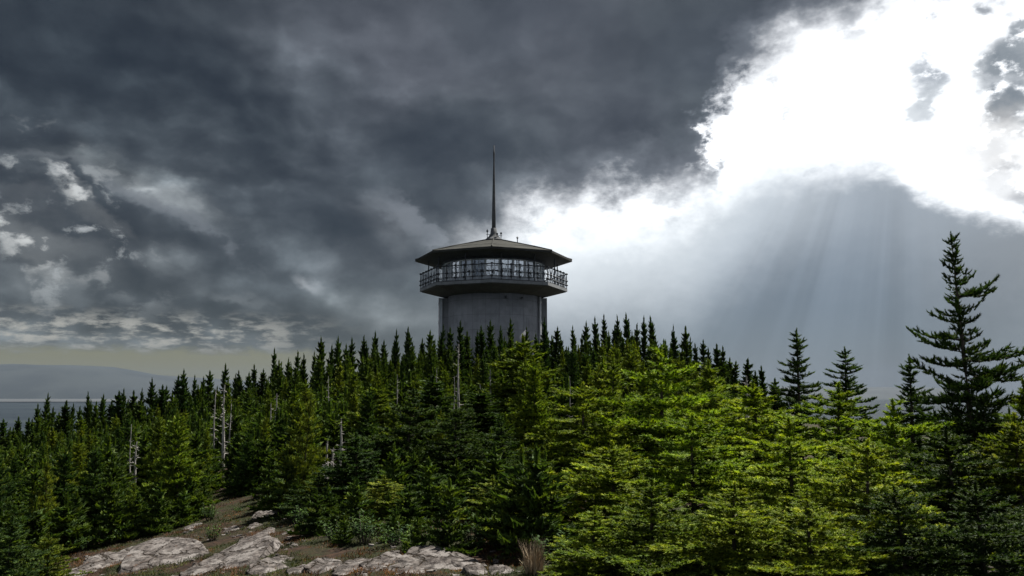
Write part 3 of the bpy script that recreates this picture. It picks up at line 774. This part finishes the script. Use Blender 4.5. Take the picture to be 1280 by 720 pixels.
def rows(d0, d1, count, kind, hh, ww, rowname, sep_, bright_px, pmin=-25, pmax=1000, lift=.5):
    n = 0; tries = 0
    while n < count and tries < 12000:
        tries += 1
        d = rnd.uniform(d0, d1); px = rnd.uniform(pmin, pmax); p = at(px, 500, d); x, y = p.x, p.y
        if not free(x, y, sep_): continue
        h = rnd.uniform(*hh); z = gz(x, y); bpy_ = project((x, y, z))[1]
        if bpy_ > OPEN(px)-12: continue
        tip = project((x, y, z+h))[1]; lim = floor_py(px)+(50-d)*rnd.uniform(lift, lift+1)+4
        if tip < lim: h = at(px, lim, d).z-z; tip = lim
        if h < .9: continue
        w = rnd.uniform(*ww)*h/4
        t2 = snag_cap(px, tip, d, w*F/d)
        if t2 > tip:
            h = at(px, t2, d).z-z; w = w*max(.6, min(1, h/2.5))
            if h < .8 or not clear_of_snags(px, t2, d, 10): continue
        spots.append((x, y, sep_))
        c = MIDG if rnd.random() < .58 else DARK
        if px > 640 and rnd.random() < bright_px: c = BRIGHT if rnd.random() < .6 else MIDG  # sun on the right side put into brighter crown greens
        plant(PR[kind][rnd.randrange(len(PR[kind]))], x, y, h, w, c, row=rowname); n += 1
    print(rowname, n)
rows(34, 45, 64, 'far', (3.4, 4.6), (.62, 1.0), 'upper slope', 1.3, .3)
rows(22, 33, 58, 'mid', (3.2, 4.4), (.9, 1.35), 'middle slope', 1.5, .5)
rows(14.5, 21.5, 44, 'mid', (2.2, 3.6), (1.0, 1.4), 'lower slope', 1.25, .6, -40, 760)
rows(8.0, 14.4, 16, 'near', (1.5, 2.5), (1.2, 1.5), 'lowest slope', 1.0, .0, -70, 400)

# the countless small firs that fill the ground between the others
T_th = [shoot_template(5, .6, .3, s, .95) for s in (17, 18)]
TH = [make_fir('thicket', 1.6, .75, sd_, .2, .19, .15, T_th, .19, .7, .02, 0, 6, .08, .35, wood=False) for sd_ in (71, 72, 73)]
TN = [make_fir('thicket', 1.6, .75, sd_, .2, .13, .1, T_th, .125, .75, .02, 0, 6, .1, .35, wood=False) for sd_ in (74, 75, 76)]
TH += TN
src = []
for t_ in TH:
    a_ = np.empty(len(t_['crown'].vertices)*3, dtype=np.float32); t_['crown'].vertices.foreach_get('co', a_); src.append(a_.reshape(-1, 3, 3))
acc = []; cnt = 0; tries = 0; placed = []
while cnt < 1350 and tries < 40000:
    tries += 1
    d = 8.5+40*rnd.random()**1.15; px = rnd.uniform(-40, 1300) if cnt < 850 else rnd.uniform(-40, 440); p = at(px, 600, d); x, y = p.x, p.y
    if project((x, y, gz(x, y)))[1] > OPEN(px)-9 or (px > 690 and d < 13): continue
    if any((x-a)**2+(y-b)**2 < (.26+.005*y)**2 for a, b in placed): continue
    h = rnd.uniform(.5, 1.6)*(1 if d > 17 else .62); z = gz(x, y)
    tip = project((x, y, z+h))[1]
    if tip < floor_py(px)+8+(50-d)*1.2: continue
    t2 = snag_cap(px, tip, d, 1.1*h/1.6*F/d)
    if t2 > tip: h = min(h, at(px, t2, d).z-z)
    if h < .28: continue
    placed.append((x, y)); k = h/1.6; a = rnd.uniform(0, 6.28); w = k*rnd.uniform(1.0, 1.5)
    m_ = np.array([[math.cos(a)*w, math.sin(a)*w, 0], [-math.sin(a)*w, math.cos(a)*w, 0], [0, 0, k]])
    acc.append(src[rnd.randrange(3)+(3 if d < 20 else 0)]@m_+np.array([x, y, z-.1])); cnt += 1
far_src = []
for t_ in PR['far'][:6]:
    a_ = np.empty(len(t_['crown'].vertices)*3, dtype=np.float32); t_['crown'].vertices.foreach_get('co', a_); far_src.append(a_.reshape(-1, 3, 3))
for k in range(210):
    px = rnd.uniform(-10, 915) ; d = rnd.uniform(42, 58); tip = float(np.interp(px, skx, sky_))+rnd.uniform(9, 30); p = at(px, tip, d); z = gz(p.x, p.y); hh = p.z-z
    if hh < 1.5 or not clear_of_snags(px, tip, d, 5): continue
    a = rnd.uniform(0, 6.28); w = rnd.uniform(.45, .75); kk = hh/4.5
    m_ = np.array([[math.cos(a)*w, math.sin(a)*w, 0], [-math.sin(a)*w, math.cos(a)*w, 0], [rnd.gauss(0, .02), rnd.gauss(0, .02), kk]])
    acc.append(far_src[rnd.randrange(6)]@m_+np.array([p.x, p.y, z]))
print('thicket tris', [len(s_) for s_ in src]); print('thicket', cnt, sum(len(a) for a in acc))
o = new_obj('fir_thicket', tri_mesh('fir_thicket', np.concatenate(acc), M_NEEDLE)); o.color = (.055, .088, .018, 1); tag(o, kind='stuff')
for t_ in TH: bpy.data.meshes.remove(t_['crown']); bpy.data.meshes.remove(t_['trunk'])

# ------------------------------------------------------------------ labels for the rest of the firs
LM = [('the tallest bare trunk', 281), ('the tower left edge', 547), ('the tower right edge', 682),
      ('the tiered fir', 995), ('the left frame edge', 0), ('the peaked skyline fir', 346), ('the broken pale trunk', 170),
      ('the bleached stem cluster', 420), ('the tallest bright fir', 822)]
ordn = ['first', 'second', 'third', 'fourth', 'fifth', 'sixth', 'seventh', 'eighth', 'ninth', 'tenth', 'eleventh', 'twelfth', 'thirteenth', 'fourteenth', 'fifteenth', 'sixteenth', 'seventeenth', 'eighteenth', 'nineteenth', 'twentieth']
def assign():
    rowsd = {}
    for t in TREES: rowsd.setdefault(t[4], []).append(t)
    for rn, ts in rowsd.items():
        buckets = {}
        for t in ts:
            k = min(range(len(LM)), key=lambda i: abs(LM[i][1]-t[1])); side = 'right' if t[1] >= LM[k][1] else 'left'
            if LM[k][1] == 0: side = 'right'
            buckets.setdefault((k, side), []).append(t)
        for (k, side), b in buckets.items():
            b.sort(key=lambda t: abs(t[1]-LM[k][1]))
            for i, t in enumerate(b):
                c = t[5]
                tone = 'bright green' if c in (BRIGHT, LIME) else 'mid-green' if c == MIDG else 'dark green'
                where = 'on the skyline' if rn == 'skyline' else 'on the '+rn
                tag(t[0], f'{tone} fir {where}, {ordn[i]} to the {side} of {LM[k][0]}', 'fir tree', 'firs '+where)
assign()
print('firs', len(TREES)+len(NAMED))

# ------------------------------------------------------------------ rocks
def rock(px, py, hw, asp, hz, seed, tilt=(0, 0), rz=None):
    p = hit(px, py); d = p.y; a = hw*1.38*d/F; hz *= .5; asp *= 1.35; r = random.Random(seed)
    import bmesh
    bm = bmesh.new(); bmesh.ops.create_icosphere(bm, subdivisions=5, radius=1)
    pl = [(Vector((math.cos(q_), math.sin(q_), r.uniform(-.1, .3))).normalized(), r.uniform(.55, .92)) for q_ in [r.uniform(0, 6.28) for _ in range(13)]]
    for v in bm.verts:
        c = v.co.copy()
        n = mnoise.noise(c*1.3+Vector((seed, 0, 0)))*.22
        c *= 1+n
        for nn, dd in pl:
            ex = c.dot(nn)-dd
            if ex > 0: c -= nn*ex*.86
        c.z = math.copysign(abs(c.z)**.35, c.z)*.8 if abs(c.z) > 1e-6 else 0
        if c.z > 0: c.z = min(c.z, .62+.14*math.floor(2.5*(mnoise.noise(Vector((c.x*1.5, c.y*1.5, seed)))+.5)))
        # broken edges
        c.x += .06*mnoise.noise(Vector((c.y*3, c.z*5, seed))); c.y += .06*mnoise.noise(Vector((c.x*3, c.z*5, seed+9)))
        c.z += .16*mnoise.noise(Vector((c.x*2.2, c.y*2.2, seed+3)))+.07*mnoise.noise(Vector((c.x*7, c.y*7, seed)))+.03*mnoise.noise(Vector((c.x*19, c.y*19, seed)))
        v.co = Vector((c.x*a, c.y*a*asp, c.z*hz))
    me = bpy.data.meshes.new('rock_slab'); bm.to_mesh(me); bm.free(); me.materials.append(M_ROCK)
    me.polygons.foreach_set('use_smooth', [True]*len(me.polygons))
    o = new_obj('rock_slab', me); o.location = (p.x, p.y+a*asp*.3, p.z-hz*.1)
    o.rotation_euler = (R(tilt[0]), R(tilt[1]), r.uniform(-.2, .2) if rz is None else rz); return o
ROCKS = [(193, 706, 54, 1.0, .16, (9, -4), 'largest pale granite slab at the bottom left, cracked across'),
         (128, 708, 34, 1.0, .13, (8, 5), 'pale slab against the left side of the largest slab'),
         (96, 717, 22, 1.0, .12, (5, 0), 'reddish rock at the left end of the slabs on the bottom edge'),
         (206, 688, 24, 1.1, .13, (8, -6), 'narrow slab behind the top of the largest slab'),
         (281, 703, 42, 1.3, .2, (10, -14), 'tilted grey slab rising to the right at the foot of the path'),
         (300, 688, 20, 1.0, .15, (8, -10), 'small rock at the upper end of the tilted grey slab'),
         (331, 712, 24, .9, .12, (8, 4), 'flat grey rock right of the tilted slab'),
         (350, 701, 16, .8, .09, (5, 0), 'thin brown ledge behind the flat grey rock'),
         (372, 714, 15, .9, .09, (6, 0), 'small brown rock left of the smooth pale rock'),
         (405, 711, 24, .9, .13, (9, 3), 'smooth pale rock on the bottom edge left of centre'),
         (444, 704, 18, .8, .09, (5, -4), 'dark low rock behind and right of the smooth pale rock'),
         (466, 718, 22, .9, .1, (6, 0), 'pale rock cut by the bottom edge left of the broad central slab'),
         (482, 706, 24, .9, .14, (8, 6), 'grey rock touching the left end of the broad central slab'),
         (541, 710, 48, .9, .15, (10, 2), 'broad pale slab at the bottom centre'),
         (594, 714, 16, 1.0, .13, (8, 12), 'sloping rock at the right end of the broad central slab'),
         (625, 713, 16, .9, .09, (5, 0), 'low brown rock left of the dry grass tuft'),
         (326, 648, 15, 1.2, .12, (12, -8), 'pale rock at the top of the path'),
         (331, 668, 9, 1.4, .1, (10, 0), 'narrow rock standing in the middle of the path'),
         (316, 660, 8, 1.0, .08, (8, 0), 'small stone on the path left of the narrow rock'),
         (288, 664, 10, 1.1, .08, (8, -10), 'small pale stone on the left verge of the path'),
         (360, 669, 7, 1.0, .08, (5, 0), 'small pale stone on the right verge of the path'),
         (240, 660, 9, 1.0, .1, (6, 0), 'little pinkish stone below the left slope firs'),
         (306, 677, 9, 1.0, .07, (5, 0), 'small brown stone low on the path'),
         (345, 683, 9, 1.0, .07, (5, 0), 'small stone below the right verge of the path'),
         (510, 698, 13, .8, .07, (5, 0), 'small dark stone behind the broad central slab'),
         (428, 716, 12, .9, .08, (5, 0), 'small grey stone right of the smooth pale rock')]
ROCKS += [(160, 694, 22, .9, .1, (8, 4), 'low grey slab behind the left slabs, touching the shrubs'),
          (246, 713, 20, 1.0, .11, (8, 0), 'flat slab between the largest slab and the tilted grey slab'),
          (505, 716, 20, .9, .1, (8, -4), 'thin slab wedged against the left front of the broad central slab'),
          (575, 704, 17, .9, .1, (8, 5), 'low slab behind the right half of the broad central slab'),
          (434, 712, 17, .9, .1, (8, 0), 'flat grey slab between the smooth pale rock and the bottom edge')]
for i, (px, py, hw, asp, hz, tl, lab) in enumerate(ROCKS):
    tag(rock(px, py+(3 if py > 680 else 0), hw, asp, hz, 31+i*3, tl), lab, 'rock', 'granite rocks along the bottom and the path')

# ------------------------------------------------------------------ low plants
def leafy(seed, h, rad, n, leaf):
    r = np.random.default_rng(seed); T = []; st = MB()
    for k in range(max(5, n//14)):
        a = r.uniform(0, 6.28); rr = rad*math.sqrt(r.random()); top = np.array([math.cos(a)*rr, math.sin(a)*rr, h*r.uniform(.5, 1)])
        b0 = top*np.array([.25, .25, 0]); st.tube([b0, (b0+top)/2+r.normal(0, .01, 3), top], [.006, .004, .002], 3, cap=False)
        for j in range(14):
            t = r.uniform(.3, 1); p = b0+(top-b0)*t+r.normal(0, .012, 3); an = r.uniform(0, 6.28)
            d = np.array([math.cos(an), math.sin(an), r.uniform(-.1, .9)]); d /= np.linalg.norm(d); s = np.cross(d, [0, 0, 1.]); s /= np.linalg.norm(s)+1e-9
            L = leaf*r.uniform(.7, 1.2); w = s*L*.26; mid = p+d*L*.5+np.array([0, 0, L*.08])
            T += [[p, mid-w, mid+w], [mid-w, p+d*L, mid+w]]
    cm = tri_mesh('shrub_leaves', np.array(T), M_NEEDLE)
    me = bpy.data.meshes.new('shrub_stem'); me.from_pydata([tuple(v) for v in st.v], [], st.f); me.materials.append(M_BARK)
    return cm, me
SH = [leafy(61, .4, .3, 420, .055), leafy(62, .5, .25, 360, .06), leafy(63, .3, .36, 480, .05)]
SHR = [(240, 640, 'leafy green shrub above the little pinkish stone'), (262, 652, 'round leafy shrub left of the rocky path'), (206, 655, 'mid-green shrub behind the largest slab'),
       (175, 668, 'dark low shrub left of the largest slab top'), (375, 655, 'leafy shrub right of the path top'), (395, 668, 'low shrub beside the right verge stones'), (420, 676, 'dense low shrub behind the smooth pale rock'),
       (455, 680, 'low shrub in front of the left central fir'), (500, 682, 'green shrub behind the broad central slab'), (548, 684, 'dark shrub behind the middle of the broad central slab'), (590, 686, 'low shrub behind the right end of the broad slab'),
       (628, 684, 'shrub just left of the dry grass tuft'), (140, 680, 'leafy shrub behind the left slabs'), (100, 690, 'bushy shrub at the left end of the rocks'), (60, 700, 'shrub near the lower left corner'), (25, 708, 'shrub in the lower left corner'),
       (352, 640, 'small shrub behind the pale rock at the path top'), (300, 640, 'small shrub left of the pale rock at the path top'), (690, 700, 'leafy shrub right of the dry grass tuft'), (265, 676, 'tiny shrub between the path and the tilted slab')]
for i, (px, py, lab) in enumerate(SHR):
    p = hit(px, py); cm, sm = SH[i % 3]
    root = bpy.data.objects.new('shrub', None); COL.objects.link(root); s = rnd.uniform(.55, .95)*(.6 if 'tiny' in lab or 'small' in lab else 1)
    root.location = (p.x, p.y, gz(p.x, p.y)-.02); root.rotation_euler = (0, 0, rnd.uniform(0, 6.28)); root.scale = (s*1.1, s*1.1, s)
    c = new_obj('foliage', cm, root); c.color = jit((.04, .075, .018)); new_obj('stem', sm, root)
    tag(root, lab, 'shrub', 'low shrubs around the rocks')
# matted heath and moss between the rocks
r = np.random.default_rng(5); T = []; Tb = []
for k in range(34000):
    d = 6.3+11*r.random()**1.3; px = r.uniform(-20, 760); p = at(px, 600, d); x, y = p.x, p.y
    patch = mnoise.noise(Vector((x*.9, y*.9, 4)))
    dry = mnoise.noise(Vector((x*1.4, y*1.4, 14))) > -.02
    if patch < -.22: continue
    z = gz(x, y)-.005
    for j in range(7):
        a = r.uniform(0, 6.28); L = r.uniform(.012, .045); b = np.array([x+r.normal(0, .04), y+r.normal(0, .04), z])
        dv = np.array([math.cos(a)*.6, math.sin(a)*.6, r.uniform(.3, 1.1)]); s = np.array([-math.sin(a), math.cos(a), 0])*L*.16
        (Tb if dry else T).append([b-s, b+s, b+dv*L])
o = new_obj('moss', tri_mesh('moss', np.array(T), M_NEEDLE)); o.color = (.03, .036, .012, 1); tag(o, kind='stuff')
o = new_obj('dry_heath', tri_mesh('dry_heath', np.array(Tb), M_NEEDLE)); o.color = (.06, .03, .015, 1); tag(o, kind='stuff')
import bmesh
gm = MB()
for k in range(1100):
    d = 6.3+7*r.random(); px = r.uniform(40, 700); p = at(px, 600, d); x, y = p.x, p.y
    if mnoise.noise(Vector((x*.8, y*.8, 24))) < .0: continue
    s = r.uniform(.008, .03); z = gz(x, y)
    vs_ = [(x+s*(r.random()+.6)*cx, y+s*(r.random()+.6)*cy, z+s*(cz*.6)*(r.random()+.5)) for cx in (-1, 1) for cy in (-1, 1) for cz in (-1, 1)]
    gm.add(vs_, [(0,1,3,2),(4,6,7,5),(0,4,5,1),(2,3,7,6),(0,2,6,4),(1,5,7,3)])
tag(gm.build('gravel', M_ROCK), kind='stuff')
# tuft of dry grass
p = hit(667, 719); rr_ = random.Random(3); gb = MB()
for k in range(240):
    a = rr_.uniform(0, 6.28); q0 = rr_.uniform(0, .075); hh = rr_.uniform(.12, .36); ln = rr_.uniform(.02, .12); tw = rr_.uniform(0, 3.14)
    b0 = Vector((q0*math.cos(a), q0*math.sin(a), 0)); b1 = b0+Vector((math.cos(a)*ln*.4, math.sin(a)*ln*.4, hh*.6)); b2 = b0+Vector((math.cos(a)*ln, math.sin(a)*ln, hh))
    s = Vector((math.cos(tw), math.sin(tw), 0))*.0035
    gb.add([b0-s, b0+s, b1+s*.8, b1-s*.8, b2], [(0, 1, 2, 3), (3, 2, 4)])
o = gb.build('dry_grass', M_STUMP); o.location = (p.x, p.y, gz(p.x, p.y)-.02)
tag(o, 'tuft of dry tan grass at the bottom edge beside the bright green fir', 'grass tuft')

# ------------------------------------------------------------------ the lookout tower
TD = 67.0; tx = at(617, 360, TD).x
fz = lambda py, d=TD: at(617, py, d).z
zg_ = gz(tx, TD)-.4
tower = bpy.data.objects.new('lookout_tower', None); COL.objects.link(tower); tower.location = (tx, TD, zg_)
tag(tower, 'round grey concrete lookout tower with balcony, wide roof and tall spire above the firs', 'tower')
Z = lambda py, d=TD: fz(py, d)-zg_
zb = Z(362.6); zr = Z(343.0); zt = Z(325.5); zc = Z(320.5, 62.6); zapex = Z(298.5)
RS = 3.8
b = MB(); b.lathe([(RS, 0), (RS, zb-.4)], 72, True); b.build('shaft', M_CONC, tower, True)
b_ = tower.children[-1]
for i, pl in enumerate(b_.data.polygons):
    if len(pl.vertices) > 4: pl.use_smooth = False
for sgn, nm in ((-1, 'buttress'), (1, 'buttress')):
    b = MB(); b.box((sgn*(RS+.28), .1, (zb-.75)/2), (.75, 1.5, zb-.75)); b.build(nm, M_CONC, tower)
for x_, y_ in ((-RS-.72, -.2), (RS+.08, -1.0)):
    b = MB(); b.tube([(x_, y_, 0), (x_, y_, zb-.7)], .085, 10)
    for k in range(4): b.tube([(x_, y_, zb-1.2-k*1.6), (x_, y_, zb-1.1-k*1.6)], .12, 10)
    b.build('drain_pipe', M_WHITE, tower, True)
b = MB(); b.box((-RS-.52, -.74, zb-3.9), (.2, .16, 6.2)); b.build('cable_duct', M_PALE, tower)
# small wall lamp and vents under the balcony
b = MB(); b.box((1.05, -RS+.12, zb-1.0), (.16, .3, .22)); b.build('wall_box', M_DARK, tower)
b = MB(); b.box((2.35, -RS+.62, zb-1.0), (.12, .3, .14)); b.build('wall_box', M_DARK, tower)
RB = 6.2
b = MB(); b.lathe([(RS-.1, zb-.62), (RS+.5, zb-.58), (RB-.12, zb-.14), (RB, zb-.14), (RB, zb+.10), (RB-.1, zb+.10), (RB-.1, zb+.02), (3.6, zb+.02)], 8)
ro = lambda a: RB*math.cos(math.pi/8)/math.cos((a % (math.pi/4))-math.pi/8)
bal = b.build('balcony', M_CONC2, tower)
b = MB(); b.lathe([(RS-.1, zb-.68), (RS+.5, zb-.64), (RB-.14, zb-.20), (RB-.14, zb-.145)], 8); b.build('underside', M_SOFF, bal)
# railing: posts, three rails, criss-cross wires with round clamps
rail = bpy.data.objects.new('railing', None)
def ring(rr, z, rad, n=96, seg=6):
    b = MB(); vs_ = []; fs = []
    for k in range(n):
        a = 2*math.pi*k/n
        for j in range(seg):
            q_ = 2*math.pi*j/seg; ra_ = ro(a)-.06+rad*math.cos(q_); vs_.append((ra_*math.cos(a), ra_*math.sin(a), z+rad*math.sin(q_)))
    for k in range(n):
        for j in range(seg): fs.append((k*seg+j, ((k+1) % n)*seg+j, ((k+1) % n)*seg+(j+1) % seg, k*seg+(j+1) % seg))
    return vs_, fs
b = MB()
for z_, rd in ((zr, .045), (zb+.75, .028), (zb+.4, .028), (zb+.14, .03)): b.add(*ring(RB-.06, z_, rd))
rl = b.build('railing', M_DARK, tower)
NP = 48
for k in range(NP):
    a = 2*math.pi*k/NP; c_, s_ = math.cos(a), math.sin(a); q = ro(a)-.06
    b = MB(); b.tube([(q*c_, q*s_, zb+.05), (q*c_, q*s_, zr+.03)], .035, 6)
    for z_ in (zr+.02, zb+.75, zb+.4):
        vs_, fs = [], []
        b.tube([(q*c_, q*s_, z_-.085), (q*c_, q*s_, z_-.04), (q*c_, q*s_, z_+.04), (q*c_, q*s_, z_+.085)], [.03, .115, .115, .03], 8)
    b.build('railing_post', M_DARK, rl)
b = MB()
for k in range(NP*2):
    a0, a1 = 2*math.pi*k/(NP*2), 2*math.pi*(k+1)/(NP*2); q0, q1 = ro(a0)-.06, ro(a1-1e-6)-.06
    for u, v, qu, qv in ((a0, a1, q0, q1), (a1, a0, q1, q0)):
        b.tube([(qu*math.cos(u), qu*math.sin(u), zb+.14), (qv*math.cos(v), qv*math.sin(v), zr)], .02, 4, cap=False)
b.build('lattice', M_PALE, rl)
# glazed cab
RC = 4.25; NW = 24; zf = zb+.02
b = MB(); b.lathe([(RC+.04, zf), (RC+.04, zf+.55), (RC-.1, zf+.55), (RC-.1, zf)], NW, off=math.pi/NW); b.build('cab_sill_wall', M_PALE, tower)
b = MB(); b.lathe([(RC+.08, zc-.12), (RC+.08, zc+.2), (RC-.1, zc+.2), (RC-.1, zc-.12), (RC+.08, zc-.12)], NW, off=math.pi/NW); b.build('cab_head', M_DARK, tower)
for k in range(NW):
    a0, a1 = 2*math.pi*(k+.5)/NW, 2*math.pi*(k+1.5)/NW
    p0, p1 = Vector((RC*math.cos(a0), RC*math.sin(a0), 0)), Vector((RC*math.cos(a1), RC*math.sin(a1), 0)); mid = (p0+p1)/2; w_ = (p1-p0).length; an = math.atan2(mid.y, mid.x)+math.pi/2
    b = MB(); zl, zh = zf+.56, zc-.13
    for fr_, wd in ((-.5, .12), (.5, .12)):
        pp = mid+(p1-p0)*(fr_*.96); b.box((pp.x, pp.y, (zl+zh)/2), (wd, .12, zh-zl), an)
    for z_, th in ((zl+.04, .08), (zh-.04, .08), (zl+(zh-zl)*(.62 if k % 3 else .45), .05)):
        b.box((mid.x, mid.y, z_), (w_*.9, .085, th), an)
    pp = mid+(p1-p0)*rnd.choice((-.16, 0, .14)); b.box((pp.x, pp.y, (zl+zh)/2), (.05, .07, zh-zl-.16), an)
    f_ = b.build('window', M_WHITE if k % 2 else M_PALE, tower)
    b = MB(); b.box((mid.x*.995, mid.y*.995, (zl+zh)/2), (w_*.9, .012, zh-zl-.05), an); b.build('pane', M_GLASS, f_)
b = MB(); b.lathe([(.01, zf+.01), (RC-.12, zf+.01)], 24); b.build('cab_floor', M_SOFF, tower)
b = MB(); b.lathe([(.9, zf), (.9, zc+.3)], 16); b.build('core_column', M_SOFF, tower)
b = MB(); b.lathe([(2.6, zf+.02), (3.3, zf+.02), (3.3, zf+1.0), (2.6, zf+1.05), (2.6, zf+.02)], 24)
b.build('desk', M_DARK, tower)
for k in range(12):
    a = 2*math.pi*(k+.25)/12
    b = MB(); b.tube([((RB-.75)*math.cos(a), (RB-.75)*math.sin(a), zf), ((RB-.75)*math.cos(a), (RB-.75)*math.sin(a), zt-.02)], .05, 8); b.build('veranda_post', M_DARK, tower)
# roof: eight sided, shallow upper slope, steeper skirt, dark soffit
RE = 6.62; off = 0.0
b = MB(); b.lathe([(.42, zapex), (.9, zapex-.22), (2.4, zapex-.62), (4.7, zt+.62), (4.74, zt+.58), (RE, zt+.06), (RE, zt-.12)], 8, False, off); roof = b.build('roof', M_ROOF, tower)
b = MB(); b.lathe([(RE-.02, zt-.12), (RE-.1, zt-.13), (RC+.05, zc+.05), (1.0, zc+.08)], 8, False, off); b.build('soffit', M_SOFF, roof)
b = MB()
for k in range(8):
    a = off+k*math.pi/4
    b.tube([(.6*math.cos(a), .6*math.sin(a), zapex-.1), (2.4*math.cos(a), 2.4*math.sin(a), zapex-.59), (4.7*math.cos(a), 4.7*math.sin(a), zt+.64), (RE*math.cos(a), RE*math.sin(a), zt+.08)], .05, 6)
b.build('ridge_cap', M_ROOF, roof)
ztop = Z(182)
b = MB(); b.lathe([(1.1, zapex-.26), (.72, zapex-.06), (.46, zapex+.16), (.3, zapex+.42), (.24, zapex+.9)], 16, True)
b.lathe([(.17, zapex+.7), (.15, zapex+2.6), (.115, zapex+4.4), (.09, zapex+5.6), (.06, zapex+6.6), (.085, ztop-.75), (.085, ztop-.55), (.045, ztop-.5), (.04, ztop)], 10, True)
mast = b.build('spire', M_MAST, tower, True)
for x_, y_, h_ in ((-.55, .1, .85), (.62, -.1, .55), (.3, -.5, .4)):
    b = MB(); b.tube([(x_, y_, zapex-.2), (x_, y_, zapex+h_)], .03, 6); b.box((x_, y_, zapex+h_*.8), (.16, .1, .14)); b.box((x_*.7, y_*.7, zapex+h_*.45), (abs(x_)*.9, .04, .04)); b.build('antenna', M_DARK, mast)
b = MB(); b.tube([(2.0, -.6, zapex-.6), (2.0, -.6, zapex-.05)], .035, 6); b.tube([(2.0, -.6, zapex-.12), (2.0, -.6, zapex-.02), (2.0, -.6, zapex+.08)], [.04, .1, .03], 8); b.build('beacon', M_DARK, roof)
